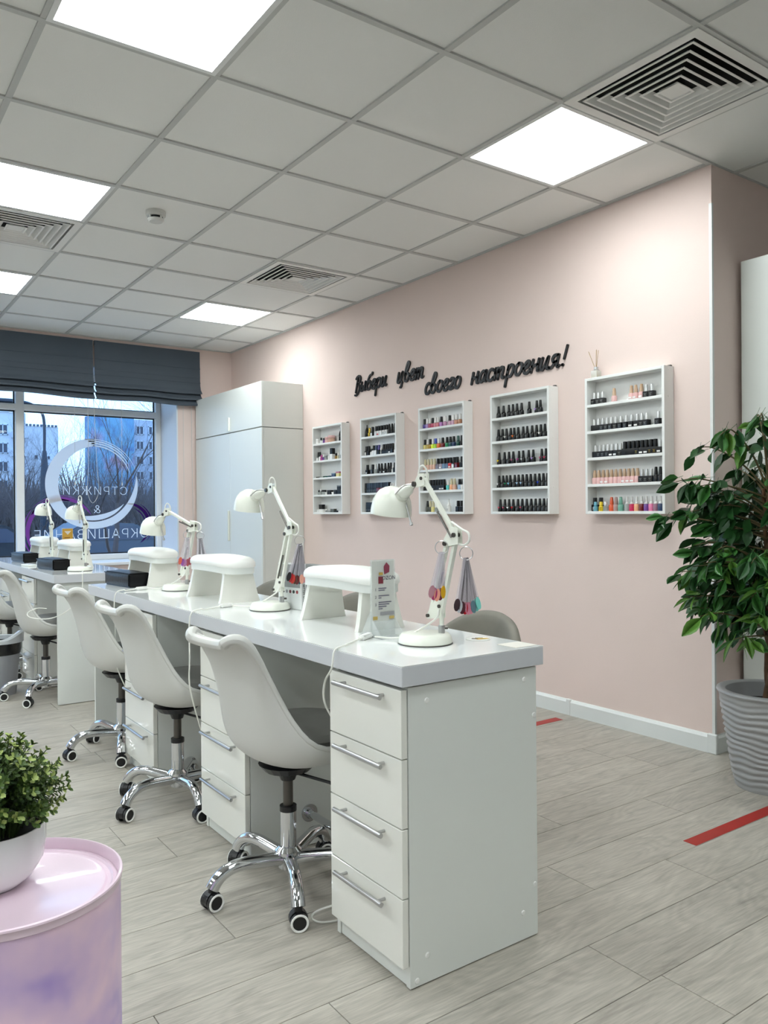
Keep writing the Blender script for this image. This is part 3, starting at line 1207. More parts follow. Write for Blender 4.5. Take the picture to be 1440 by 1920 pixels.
# ------------------------------------------------------------------ white swivel chairs
def chair_proto():
    t = thing('swivel_chair', 'white swivel chair', 'chair', (0, 0, 0))
    # shell: rows (centre f, centre z, edge f, edge z, half width)
    rows = [(0.235, 0.44, 0.225, 0.452, 0.120), (0.225, 0.435, 0.20, 0.456, 0.165), (0.165, 0.412, 0.145, 0.462, 0.205), (0.05, 0.394, 0.05, 0.466, 0.220),
            (-0.045, 0.394, -0.035, 0.474, 0.218), (-0.105, 0.412, -0.082, 0.503, 0.203), (-0.136, 0.452, -0.116, 0.560, 0.174), (-0.150, 0.517, -0.143, 0.632, 0.146),
            (-0.162, 0.597, -0.176, 0.702, 0.136), (-0.176, 0.675, -0.207, 0.758, 0.131), (-0.192, 0.732, -0.233, 0.792, 0.127), (-0.214, 0.772, -0.254, 0.806, 0.118), (-0.242, 0.787, -0.271, 0.804, 0.100), (-0.262, 0.781, -0.282, 0.793, 0.086)]
    bm = B()
    n = 12
    grid = []
    for (cf, cz, ef, ez, w) in rows:
        row = []
        for i in range(n + 1):
            u = -1 + 2 * i / n
            th = abs(u) * PI / 2
            k = 1 - math.cos(th) ** 0.9 if abs(u) < 1 else 1.0
            s = math.sin(th) ** 0.92 if u else 0
            row.append(bm.verts.new((cf + (ef - cf) * k, (1 if u > 0 else -1) * s * w, cz + (ez - cz) * k)))
        grid.append(row)
    for j in range(len(rows) - 1):
        for i in range(n):
            bm.faces.new((grid[j][i], grid[j][i + 1], grid[j + 1][i + 1], grid[j + 1][i]))
    o = obj('shell', bm, M_wplas, t, smooth=True)
    for p in o.data.polygons:
        p.use_smooth = True
    md = o.modifiers.new('th', 'SOLIDIFY')
    md.thickness = 0.012
    md.offset = 0
    md = o.modifiers.new('sub', 'SUBSURF')
    md.levels = md.render_levels = 2
    # rounded lip all round the rim
    loop = [grid[j][0].co.copy() if False else None for j in range(0)]
    bm = B()
    me = o.data
    nn = n + 1
    left = [me.vertices[j * nn].co.copy() for j in range(len(rows))]
    right = [me.vertices[j * nn + n].co.copy() for j in range(len(rows))]
    top = [me.vertices[(len(rows) - 1) * nn + i].co.copy() for i in range(nn)]
    frt = [me.vertices[i].co.copy() for i in range(nn)]
    ring = left[:-1] + top[:-1] + right[::-1][:-1] + frt[::-1][:-1]
    rad = []
    for p in ring:
        rad.append(0.0085 + 0.009 * max(0, min(1, (p.z - 0.73) / 0.06)))
    tube(bm, ring, rad, 8, closed=True)
    lip = obj('rim', bm, M_wplas, t, smooth=True)
    for p in lip.data.polygons:
        p.use_smooth = True
    md = lip.modifiers.new('sub', 'SUBSURF')
    md.levels = md.render_levels = 1
    # seat pad
    bm = B()
    lathe(bm, [(0, 0.0), (0.12, 0.0), (0.155, 0.016), (0.172, 0.04), (0.166, 0.06), (0.13, 0.07), (0, 0.075)], 28, (0.066, 0, 0.438), 1.0, 1.05)
    obj('seat_pad', bm, M_greys, t, smooth=True)
    # mount, gas lift, column
    bm = B()
    cyl(bm, (0, 0, 0.366), (0, 0, 0.388), 0.07, 0.09, 20)
    cyl(bm, (0, 0, 0.335), (0, 0, 0.366), 0.0225, 0.034, 16)
    obj('mount', bm, M_black, t)
    bm = B()
    cyl(bm, (0, 0, 0.25), (0, 0, 0.337), 0.0155, n=16)
    obj('gas_lift', bm, M_dkmet, t, smooth=True)
    bm = B()
    cyl(bm, (0, 0, 0.24), (0, 0, 0.256), 0.026, n=18)
    obj('collar', bm, M_black, t)
    bm = B()
    cyl(bm, (0, 0, 0.11), (0, 0, 0.242), 0.0245, n=20)
    obj('column', bm, M_chrome, t, smooth=True)
    bm = B()
    tube(bm, [(0.0, -0.02, 0.362), (0.05, -0.14, 0.345), (0.07, -0.2, 0.32)], [0.005, 0.005, 0.005], 8)
    tube(bm, [(0.067, -0.19, 0.324), (0.08, -0.235, 0.302)], [0.009, 0.008], 8)
    obj('lever', bm, M_black, t, smooth=True)
    bm = B()
    lathe(bm, [(0, 0.062), (0.022, 0.062), (0.032, 0.07), (0.034, 0.105), (0.042, 0.113), (0.042, 0.122), (0.03, 0.134), (0, 0.134)], 10)
    obj('hub', bm, M_chrome, t, smooth=True)
    for k in range(5):
        a = 2 * PI * k / 5
        c, s = math.cos(a), math.sin(a)
        path = [(0.025, 0.098), (0.09, 0.106), (0.15, 0.111), (0.195, 0.103), (0.226, 0.083), (0.242, 0.060)]
        pts = catmull([(c * r, s * r, z) for r, z in path], 4)
        N = len(pts)
        bm = B()
        tube(bm, pts, [0.0205 - 0.002 * math.sin(PI * i / (N - 1)) for i in range(N)], 12)
        leg = obj('leg', bm, M_chrome, t, smooth=True)
        sw = (0.25, -0.3, 0.4, -0.15, 0.6)[k] + PI
        wc, ws = math.cos(sw), math.sin(sw)
        cx, cy = c * 0.242, s * 0.242
        bm = B()
        cyl(bm, (cx, cy, 0.045), (cx, cy, 0.068), 0.012, n=12)
        # hood over the twin wheels
        pr = [(0.026 * math.cos(q), 0.026 * math.sin(q)) for q in [PI * (-0.15 + 1.3 * i / 10) for i in range(11)]]
        prism(bm, pr, (cx + ws * 0.009, cy - wc * 0.009, 0.0285), (wc, ws, 0), (0, 0, 1), (-ws, wc, 0), 0.018)
        obj('caster_hood', bm, M_black, leg)
        for sd_ in (-1, 1):
            o0 = Vector((cx - ws * 0.011 * sd_, cy + wc * 0.011 * sd_, 0.0255))
            ax = Vector((-ws, wc, 0)) * sd_
            w = B()
            cyl(w, o0, o0 + ax * 0.012, 0.0255, n=22)
            obj('wheel', w, M_black, leg)
            w = B()
            u, v = Vector((wc, ws, 0)), Vector((0, 0, 1))
            ri = [o0 + ax * 0.0122 + (u * math.cos(q) + v * math.sin(q)) * 0.0222 for q in [2 * PI * i / 22 for i in range(22)]]
            tube(w, ri, 0.0035, 6, closed=True)
            obj('wheel_ring', w, M_cap, leg)
    return t


ch0 = chair_proto()
CH_LEGS = [o for o in ch0.children if o.name.startswith(('leg', 'hub'))]
_chairs = [((1.155, 2.155), 9, 176, 'white swivel chair with grey seat pad pushed under the desk, closest to the viewer'),
           ((1.145, 3.055), 9, 197, 'white swivel chair with grey seat pad, middle one at the front desk'),
           ((1.172, 3.865), 9, 180, 'white swivel chair at the far end of the front desk, behind the middle chair'),
           ((1.13, 5.27), 4, 162, 'white swivel chair with grey pad pulled up to the far desk'),
           ((1.09, 6.22), 10, 200, 'white swivel chair cut by the left edge, furthest along the far desk')]
for i, ((x, y), face, base, lab) in enumerate(_chairs):
    o = ch0 if i == 0 else copy_tree(ch0)
    o.location = (x, y, 0)
    o.rotation_euler.z = math.radians(face)
    for c in o.children:
        if c.name.startswith('leg'):
            c.rotation_euler.z = math.radians(base - face)
    o['label'] = lab
    o['group'] = 'white swivel chairs along the desks'


# ------------------------------------------------------------------ grey client chairs behind the desks
def grey_chair():
    t = thing('client_chair', 'grey tub chair', 'chair')
    # back shell curves round; chair faces -x, back at +x
    bm = B()
    n, m = 18, 8
    grid = []
    for j in range(m + 1):
        v = j / m
        row = []
        for i in range(n + 1):
            u = -1 + 2 * i / n
            a = u * math.radians(74)
            top = 0.775 - 0.19 * abs(u) ** 2.2
            z = 0.42 + (top - 0.42) * v
            r = 0.215 + 0.03 * v
            row.append(bm.verts.new((r * math.cos(a) - 0.02 + 0.035 * v, r * math.sin(a) * 1.0, z)))
        grid.append(row)
    for j in range(m):
        for i in range(n):
            bm.faces.new((grid[j][i], grid[j][i + 1], grid[j + 1][i + 1], grid[j + 1][i]))
    o = obj('backrest', bm, M_greyv, t)
    for p in o.data.polygons:
        p.use_smooth = True
    md = o.modifiers.new('th', 'SOLIDIFY')
    md.thickness = 0.04
    md.offset = 0
    md = o.modifiers.new('sub', 'SUBSURF')
    md.levels = md.render_levels = 1
    bm = B()
    lathe(bm, [(0, 0.39), (0.2, 0.39), (0.225, 0.405), (0.228, 0.44), (0.205, 0.46), (0, 0.465)], 28)
    obj('seat', bm, M_greyv, t, smooth=True)
    for sx in (-1, 1):
        for sy in (-1, 1):
            bm = B()
            cyl(bm, (sx * 0.2, sy * 0.2, 0), (sx * 0.14, sy * 0.14, 0.395), 0.009, 0.013, 10)
            obj('leg', bm, M_black, t)
    return t


g0 = grey_chair()
for i, (x, y, rz, lab) in enumerate(((1.80, 2.18, 0.12, 'grey velvet chair whose rounded back shows behind the front lamp'), (1.82, 3.1, 0.0, 'grey velvet chair behind the desk, showing through beside the front armrest'),
                                    (1.82, 3.95, 0.0, 'grey velvet chair behind the desk next to the second lamp'), (1.82, 6.1, -0.1, 'dark grey chair back behind the far desk, below the window'))):
    o = g0 if i == 0 else copy_tree(g0)
    o.location = (x, y, 0)
    o.rotation_euler.z = rz
    o['label'] = lab
    o['group'] = 'grey client chairs'

DZ = 0.7838      # desk surface


# ------------------------------------------------------------------ desk lamps
def lamp(post, elbow, top, shade, base, label, hdir=None):
    post, elbow, top, shade = Vector(post), Vector(elbow), Vector(top), Vector(shade)
    t = thing('desk_lamp', label, 'lamp', (base[0], base[1], DZ), 0, 'white articulated desk lamps')
    O = Vector((base[0], base[1], DZ))
    post, elbow, top, shade = post - O, elbow - O, top - O, shade - O
    bm = B()
    lathe(bm, [(0, 0), (0.074, 0), (0.0765, 0.004), (0.073, 0.02), (0.066, 0.0275), (0.05, 0.0295), (0, 0.03)], 36)
    b0 = obj('base', bm, M_lampw, t, smooth=True)
    bm = B()
    lathe(bm, [(0.0745, 0), (0.0772, 0.0), (0.0772, 0.0022), (0.0745, 0.0022)], 36)
    obj('base_trim', bm, M_dkmet, b0)
    pz = 0.029
    p0 = Vector((post.x, post.y, pz))
    bm = B()
    cyl(bm, p0, p0 + Vector((0, 0, 0.022)), 0.009, n=14)
    obj('socket', bm, M_steel, t, smooth=True)
    bm = B()
    cyl(bm, p0 + Vector((0.006, 0, 0.013)), p0 + Vector((0.018, -0.004, 0.013)), 0.0035, n=8)
    obj('set_screw', bm, M_dkmet, t)
    bm = B()
    cyl(bm, p0 + Vector((0, 0, 0.022)), p0 + Vector((0, 0, 0.06)), 0.0065, n=10)
    obj('post', bm, M_lampw, t, smooth=True)
    k0 = p0 + Vector((0, 0, 0.055))
    # direction of the lamp plane
    h = Vector((top.x - elbow.x, top.y - elbow.y, 0)).normalized()
    side = Vector((h.y, -h.x, 0))
    # bracket plates at the foot, two parallel lower bars
    low = (elbow - k0)
    kb = k0 + h * 0.046 + Vector((0, 0, -0.010))       # front bar foot
    bm = B()
    for s in (-1, 1):
        prism(bm, [(-0.008, -0.012), (0.052, -0.020), (0.052, -0.006), (0.014, 0.042), (-0.006, 0.042)], k0 + side * (0.007 * s - 0.0008), h, (0, 0, 1), side, 0.0016)
    obj('foot_bracket', bm, M_lampw, t)
    bar = (elbow - k0).normalized()

    def sqbar(a, b_, w, d_):
        b2 = B()
        dd = (b_ - a)
        L = dd.length
        u = dd.normalized()
        v = side
        wv = u.cross(v).normalized()
        prism(b2, [(-w, -d_), (w, -d_), (w, d_), (-w, d_)], a, v, wv, u, L)
        return b2

    obj('lower_arm', sqbar(k0, elbow, 0.006, 0.005), M_lampw, t)
    obj('lower_arm', sqbar(kb, elbow + h * 0.036 + Vector((0, 0, -0.018)), 0.006, 0.005), M_lampw, t)
    bm = B()
    for s in (-1, 1):
        prism(bm, [(-0.014, -0.02), (0.042, -0.030), (0.042, -0.008), (0.014, 0.028), (-0.012, 0.022)], elbow + side * (0.008 * s - 0.0008), h, (0, 0, 1), side, 0.0016)
    obj('elbow_bracket', bm, M_lampw, t)
    bm = B()
    for q in (elbow + h * 0.036 + Vector((0, 0, -0.02)), elbow + Vector((0, 0, 0.004))):
        cyl(bm, q - side * 0.014, q + side * 0.014, 0.0062, n=12)
    cyl(bm, kb - side * 0.014, kb + side * 0.014, 0.005, n=10)
    cyl(bm, k0 + Vector((0, 0, 0.02)) - side * 0.012, k0 + Vector((0, 0, 0.02)) + side * 0.012, 0.005, n=10)
    stuff(obj('pivot_bolts', bm, M_dkmet, t, smooth=True))
    # springs
    for (a, b_) in ((k0 + h * 0.012 + Vector((0, 0, 0.035)), k0 + h * 0.016 + (elbow - k0) * 0.55), (elbow + h * 0.01 + Vector((0, 0, 0.012)) + Vector((0, 0, -0.012)) * 1.2, elbow + (top - elbow) * 0.5 + Vector((0, 0, -0.014)))):
        for s in (-1, 1):
            bm = B()
            cyl(bm, a + side * 0.009 * s, b_ + side * 0.009 * s, 0.0032, n=8)
            obj('spring', bm, M_dkmet, t, smooth=True)
    obj('upper_arm', sqbar(elbow, top, 0.0055, 0.005), M_lampw, t)
    # head bracket, socket and shade
    neck_dir = (shade + Vector((0, 0, 0.05)) - top).normalized()
    nk0 = top + neck_dir * 0.012
    bm = B()
    for s in (-1, 1):
        prism(bm, [(-0.012, -0.02), (0.024, -0.026), (0.03, -0.008), (0.012, 0.014), (-0.012, 0.014)], top + side * (0.0085 * s - 0.0008), h, (0, 0, 1), side, 0.0016)
    obj('head_bracket', bm, M_lampw, t)
    bm = B()
    kn = top + neck_dir * 0.03 + Vector((0, 0, -0.006))
    cyl(bm, kn - side * 0.017, kn + side * 0.017, 0.0075, n=12)
    cyl(bm, top - side * 0.012, top + side * 0.012, 0.005, n=10)
    obj('clamp_knobs', bm, M_dkmet, t, smooth=True)
    # shade axis tilts a little toward the lamp foot
    axis = (Vector((0, 0, 1)) - h * 0.16).normalized()
    R = 0.0615
    prof = [(R, 0.0), (R * 1.0, 0.008), (R * 0.985, 0.022), (R * 0.93, 0.042), (R * 0.82, 0.058), (R * 0.64, 0.072), (R * 0.4, 0.081), (R * 0.16, 0.085), (0, 0.0855)]
    inner = [(0, 0.081), (R * 0.36, 0.077), (R * 0.6, 0.068), (R * 0.78, 0.055), (R * 0.9, 0.04), (R * 0.955, 0.021), (R * 0.97, 0.0)]
    q = Vector((0, 0, 1)).rotation_difference(axis).to_matrix().to_4x4()
    bm = B()
    lathe(bm, prof + [], 32)
    lathe(bm, inner + [(R, 0.0)], 32)
    bmesh.ops.remove_doubles(bm, verts=bm.verts[:], dist=1e-5)
    bm.transform(Matrix.Translation(shade) @ q)
    sh = obj('lamp_shade', bm, M_lampw, t, smooth=True)
    # bulb
    bm = B()
    lathe(bm, [(0, 0.01), (0.017, 0.016), (0.024, 0.03), (0.02, 0.045), (0.012, 0.058), (0.012, 0.078), (0, 0.078)], 16)
    bm.transform(Matrix.Translation(shade) @ q)
    obj('bulb', bm, mat('bulb_off', (230, 226, 214), 0.3), sh, smooth=True)
    # socket from shade flank toward bracket
    sc = shade + axis * 0.052 - h * 0.030
    tip = top + neck_dir * 0.028
    dv = (tip - sc)
    bm = B()
    a1 = sc + dv * 0.10
    tube(bm, [sc, sc + dv * 0.25, sc + dv * 0.26, sc + dv * 0.52, sc + dv * 0.6, sc + dv * 0.72], [0.023, 0.022, 0.0185, 0.0165, 0.0125, 0.006], 18)
    obj('lamp_socket', bm, M_lampw, sh, smooth=True)
    # wire yoke
    bm = B()
    for s in (-1, 1):
        tube(bm, catmull([sc + dv * 0.2 + side * 0.027 * s, sc + dv * 0.55 + side * 0.022 * s + Vector((0, 0, 0.008)), sc + dv * 0.85 + side * 0.008 * s, tip + side * 0.003 * s], 4), 0.0024, 6)
    obj('yoke', bm, M_steel, sh, smooth=True)
    # tilt handle
    bm = B()
    hs = sc + dv * 0.22 + Vector((0, 0, -0.024)) + side * 0.01
    cyl(bm, hs, hs + Vector((0, 0, -0.062)) - h * 0.024, 0.0028, n=8)
    cyl(bm, hs + Vector((0, 0, -0.060)) - h * 0.023, hs + Vector((0, 0, -0.068)) - h * 0.026, 0.005, n=8)
    obj('tilt_handle', bm, M_steel, sh, smooth=True)
    # cable loops and cable along arms
    bm = B()
    u = (top - elbow).normalized()
    tube(bm, catmull([top + side * 0.006 - u * 0.01, top + side * 0.008 - h * 0.004 + Vector((0, 0, 0.022)), top + h * 0.004 + Vector((0, 0, 0.036)), top - side * 0.006 + h * 0.012 + Vector((0, 0, 0.024)), top + h * 0.02 - side * 0.004 - Vector((0, 0, 0.01)), tip], 6), 0.003, 6)
    obj('cable_loop', bm, M_cord, t, smooth=True)
    bm = B()
    e1 = elbow + Vector((0, 0, 0.012))
    tube(bm, catmull([e1 + u * 0.03 + Vector((0, 0, .004)), e1 - h * 0.02 + Vector((0, 0, 0.008)), e1 - h * 0.045 + Vector((0, 0, -0.002)), e1 - h * 0.048 + Vector((0, 0, -0.022)), e1 - h * 0.03 + Vector((0, 0, -0.034)), e1 - h * 0.006 + Vector((0, 0, -0.032))], 6), 0.003, 6)
    obj('cable_loop', bm, M_cord, t, smooth=True)
    return dict(t=t, O=O, k0=k0 + O, elbow=elbow + O, h=h, side=side)


LAMPS = []
LAMPS.append(lamp((1.397, 1.705, 0), (1.392, 1.633, 1.082), (1.385, 1.765, 1.243), (1.385, 1.925, 1.141), (1.368, 1.742), 'white jointed desk lamp on the near end of the front desk, closest to the viewer'))
LAMPS.append(lamp((1.40, 2.648, 0), (1.394, 2.555, 1.09), (1.39, 2.695, 1.245), (1.39, 2.90, 1.157), (1.372, 2.69), 'white jointed desk lamp in the middle of the front desk'))
LAMPS.append(lamp((1.40, 3.595, 0), (1.39, 3.475, 1.086), (1.3365, 3.665, 1.158), (1.318, 3.83, 1.047), (1.375, 3.64), 'white jointed desk lamp with lowered head at the far end of the front desk'))
LAMPS.append(lamp((1.36, 5.21, 0), (1.355, 5.18, 1.075), (1.35, 5.29, 1.226), (1.35, 5.43, 1.115), (1.335, 5.25), 'white jointed desk lamp on the near end of the far desk'))
LAMPS.append(lamp((1.36, 6.1, 0), (1.355, 6.09, 1.065), (1.35, 6.2, 1.222), (1.35, 6.34, 1.14), (1.335, 6.14), 'white jointed desk lamp furthest away, before the window'))


# cords with inline switches
def lamp_cord(L, sw, off, drop, lab, more=()):
    k = L['k0']
    t = thing('lamp_cord', lab, 'cord', (sw[0], sw[1], DZ), 0, 'white lamp cords')
    O = Vector((sw[0], sw[1], DZ))
    s = Vector((sw[0], sw[1], DZ + 0.007))
    bm = B()
    pts = [k + Vector((-0.008, 0.0, 0.01)), k + Vector((-0.02, 0.01, -0.02)), (k + s) / 2 + Vector((0, 0, -0.03)), s + (k - s).normalized() * 0.03]
    pts[2].z = DZ + 0.012
    pts[3].z = DZ + 0.008
    tube(bm, [p - O for p in catmull(pts, 6)], 0.0028, 6)
    obj('cable', bm, M_cord, t, smooth=True)
    bm = B()
    e = Vector(off)
    p2 = [s + (e - s).normalized() * 0.03, s.lerp(e, 0.65), e + Vector((0.03, 0, 0.006)), e + Vector((-0.004, 0, -0.004)), e + Vector((-0.014, 0, -0.05))] + [Vector(p) for p in drop]
    p2[0].z = DZ + 0.007
    p2[1].z = DZ + 0.004
    tube(bm, [p - O for p in catmull(p2, 6)], 0.0028, 6)
    obj('cable_tail', bm, M_cord, t, smooth=True)
    d = (e - s)
    d.z = 0
    d.normalize()
    n = Vector((-d.y, d.x, 0))
    bm = B()
    b2 = B()
    prism(b2, [(-0.032, -0.011), (0.032, -0.011), (0.032, 0.011), (-0.032, 0.011)], (0, 0, 0.0005), d, n, (0, 0, 1), 0.014)
    bmesh.ops.bevel(b2, geom=b2.edges[:], offset=0.004, segments=2, affect='EDGES')
    merge(bm, b2)
    obj('switch', bm, M_cap, t)


lamp_cord(LAMPS[0], (1.275, 1.90), (1.112, 1.80, DZ + 0.003), [(1.103, 1.845, 0.69), (1.113, 1.862, 0.63), (1.16, 1.87, 0.55), (1.25, 1.9, 0.4)], 'white cord with switch hanging over the desk edge by the frontmost lamp')
lamp_cord(LAMPS[1], (1.27, 2.86), (1.112, 2.80, DZ + 0.003), [(1.09, 2.78, 0.62), (1.092, 2.78, 0.5), (1.15, 2.79, 0.3)], 'white cord with switch hanging over the desk edge by the middle lamp')
lamp_cord(LAMPS[2], (1.24, 3.76), (1.112, 3.72, DZ + 0.003), [(1.095, 3.7, 0.62), (1.1, 3.7, 0.45), (1.16, 3.7, 0.3)], 'white cord with switch by the lowered lamp')
# white cable loop from the far desk to its chair
bm = B()
tube(bm, catmull([(1.335, 5.17, DZ + 0.004), (1.30, 5.06, DZ + 0.004), (1.28, 4.98, DZ + 0.004), (1.275, 4.965, 0.70), (1.24, 4.95, 0.62), (1.16, 4.93, 0.56), (1.08, 4.96, 0.53), (1.0, 5.04, 0.535), (0.99, 5.08, 0.56), (1.04, 5.06, 0.585), (1.09, 5.05, 0.58)], 6), 0.0028, 6)
tag(obj('lamp_cord', bm, M_cord), 'thin white cable hanging from the far desk over the chair seat', 'cord', 'white lamp cords')
# white cable on the floor behind the front pedestal
bm = B()
tube(bm, catmull([(1.2, 1.872, 0.06), (1.15, 1.9, 0.05), (1.115, 1.93, 0.03), (1.11, 1.93, 0.012), (1.15, 1.905, 0.004), (1.3, 1.875, 0.004)], 6), 0.003, 6)
tag(obj('floor_cable', bm, M_cord), 'white cable on the floor beside the front drawer stack', 'cord')

# ------------------------------------------------------------------ swatch rings on the lamps
M_clear = mat('clear_swatch_plastic', (205, 198, 208), 0.2, alpha=0.3)
M_clearp = mat('printed_swatch_plastic', (60, 56, 64), 0.3, alpha=0.5)


def swatch_ring(pos, cols, label, tilt=0.0, fan=0.1, printed=False, length=0.115, az=0.0):
    t = thing('swatch_ring', label, 'nail swatches', pos, az, 'nail colour swatches on the lamps')
    bm = B()
    tube(bm, [(0.018 * math.cos(q), 0, 0.018 * math.sin(q) - 0.018) for q in [2 * PI * i / 20 for i in range(20)]], 0.0013, 6, closed=True)
    obj('ring', bm, M_steel, t, smooth=True)
    n = len(cols)
    for i, c in enumerate(cols):
        u = (i - (n - 1) / 2) / max(1, (n - 1) / 2)
        a = u * fan + tilt
        L = length * (1 - 0.07 * u * u)
        yy = 0.004 * (i % 2) + 0.003 * i
        rot = Matrix.Translation((0.006 * u, yy - 0.01, -0.034)) @ Matrix.Rotation(-a, 4, 'Y') @ Matrix.Rotation(0.5 * u + 0.25 * (-1) ** i, 4, 'Z')
        bm = B()
        poly = [(-0.004, 0.004), (0.004, 0.004), (0.006, -L * 0.6), (0.007, -L + 0.01), (-0.007, -L + 0.01), (-0.006, -L * 0.6)]
        prism(bm, poly, (0, 0, 0), (1, 0, 0), (0, 0, 1), (0, 1, 0), 0.0012)
        bm.transform(rot)
        s = obj('swatch', bm, M_clearp if (printed and i % 2) else M_clear, t)
        bm = B()
        pts = [(0.0085 * math.cos(q), -L + 0.002 + 0.0175 * math.sin(q)) for q in [2 * PI * k / 12 for k in range(12)]]
        prism(bm, pts, (0, -0.0006, 0), (1, 0, 0), (0, 0, 1), (0, 1, 0), 0.0026)
        bm.transform(rot)
        obj('nail_tip', bm, mat('nail_%d_%d_%d' % c, c, 0.15, coat=0.3), s)
    return t


def at(L, dh, ds, dz):
    return L['elbow'] + L['h'] * dh + L['side'] * ds + Vector((0, 0, dz))


AZ = -0.6
swatch_ring(at(LAMPS[0], 0.035, -0.022, -0.012), [(170, 120, 130), (168, 40, 100), (240, 160, 140), (110, 24, 36), (222, 170, 30)], 'fan of five colour swatches with a yellow tip on the frontmost lamp', -0.12, 0.1, False, 0.115, AZ)
swatch_ring(at(LAMPS[0], -0.012, 0.024, -0.028), [(50, 30, 36), (195, 195, 200), (70, 20, 30), (180, 26, 36), (200, 120, 140), (215, 140, 155), (90, 120, 130), (120, 200, 190), (130, 215, 205)], 'wide fan of printed swatches ending in mint tips on the frontmost lamp', 0.03, 0.2, True, 0.135, AZ)
swatch_ring(at(LAMPS[1], -0.014, 0.024, -0.026), [(20, 18, 22), (190, 30, 34), (200, 60, 50), (80, 60, 40), (100, 14, 22), (50, 80, 90), (235, 170, 150), (200, 140, 150), (214, 150, 140)], 'fan of printed swatches with red and peach tips on the middle lamp', -0.08, 0.2, True, 0.13, AZ)
swatch_ring(at(LAMPS[2], 0.02, -0.024, -0.02), [(200, 90, 70), (150, 90, 170), (180, 120, 160), (180, 90, 100), (160, 80, 90)], 'mauve and coral swatch fan on the lowered lamp', -0.1, 0.14, False, 0.115, AZ)
swatch_ring(at(LAMPS[2], -0.012, 0.024, -0.025), [(30, 24, 30), (40, 30, 36), (60, 40, 50), (20, 90, 90), (30, 110, 110)], 'dark swatch fan with teal tips on the lowered lamp', 0.08, 0.16, True, 0.115, AZ)


# ------------------------------------------------------------------ armrests
def armrest():
    t = thing('armrest', 'white manicure armrest', 'armrest')
    # local: length along y (0.34), depth x (0.15), origin at centre on the desk
    bm = B()
    n, m = 28, 5
    Lh, Wh = 0.215, 0.085

    def outline(k, zz, s=1.0):
        out = []
        for i in range(n):
            a = 2 * PI * i / n
            ex = 2.0 / 3.8
            cx = math.copysign(abs(math.cos(a)) ** ex, math.cos(a))
            sy = math.copysign(abs(math.sin(a)) ** ex, math.sin(a))
            y = Lh * s * sy
            x = (Wh - (1 - s) * Lh) * cx
            out.append((x, y, zz - 0.009 * (y / Lh) ** 2))
        return out

    rings = [outline(0, z, s) for z, s in ((0.150, 0.95), (0.150, 0.99), (0.155, 1.0), (0.167, 0.997), (0.176, 0.975), (0.183, 0.93), (0.187, 0.85))]
    vr = [[bm.verts.new(p) for p in r] for r in rings]
    for a, b_ in zip(vr[:-1], vr[1:]):
        for i in range(n):
            bm.faces.new((a[i], a[(i + 1) % n], b_[(i + 1) % n], b_[i]))
    bm.faces.new(vr[0][::-1])
    c = bm.verts.new((0, 0, 0.191))
    for i in range(n):
        bm.faces.new((vr[-1][i], vr[-1][(i + 1) % n], c))
    o = obj('cushion', bm, M_leathw, t, smooth=True)
    for p in o.data.polygons:
        p.use_smooth = True
    bm = B()
    rr = [outline(0, 0.1495, 0.975), outline(0, 0.124, 0.975)]
    vr = [[bm.verts.new(p) for p in r] for r in rr]
    for i in range(n):
        bm.faces.new((vr[0][i], vr[0][(i + 1) % n], vr[1][(i + 1) % n], vr[1][i]))
    bm.faces.new(vr[0])
    bm.faces.new(vr[1][::-1])
    obj('board', bm, M_wht, t, smooth=True)
    for s in (-1, 1):
        bm = B()
        # outward-splayed foot: wide at the bottom, waisted
        N = 6
        ra, rb = [], []
        for i in range(N + 1):
            q = i / N
            z = 0.128 * q
            yo = s * (0.183 - 0.014 * q)
            hw = 0.088 - 0.027 * q ** 0.8
            ra.append([bm.verts.new((-hw, yo, z)), bm.verts.new((hw, yo, z))])
            yi = yo - s * (0.02 + 0.0 * q)
            rb.append([bm.verts.new((-hw, yi, z)), bm.verts.new((hw, yi, z))])
        for i in range(N):
            bm.faces.new((ra[i][0], ra[i][1], ra[i + 1][1], ra[i + 1][0]))
            bm.faces.new((rb[i][0], rb[i + 1][0], rb[i + 1][1], rb[i][1]))
            bm.faces.new((ra[i][0], ra[i + 1][0], rb[i + 1][0], rb[i][0]))
            bm.faces.new((ra[i][1], rb[i][1], rb[i + 1][1], ra[i + 1][1]))
        bm.faces.new((ra[0][0], rb[0][0], rb[0][1], ra[0][1]))
        bm.faces.new((ra[N][0], ra[N][1], rb[N][1], rb[N][0]))
        obj('leg', bm, mat('armrest_leg_cream', (232, 231, 222), 0.4), t, smooth=True)
    return t


a0 = armrest()
for i, (x, y, lab) in enumerate(((1.41, 2.195, 'white padded armrest closest to the viewer, behind the acrylic sign'), (1.385, 3.16, 'white padded armrest between the middle lamp and the lowered lamp'),
                                 (1.385, 4.03, 'white padded armrest at the far end of the front desk behind the black cushion'), (1.40, 5.66, 'white padded armrest on the far desk, right one of two'),
                                 (1.40, 6.55, 'white padded armrest on the far desk, left one nearest the window'))):
    o = a0 if i == 0 else copy_tree(a0)
    o.location = (x, y, DZ)
    o.scale = (1, (1.0 if i < 3 else 0.9), 1)
    o['label'] = lab
    o['group'] = 'white padded armrests'

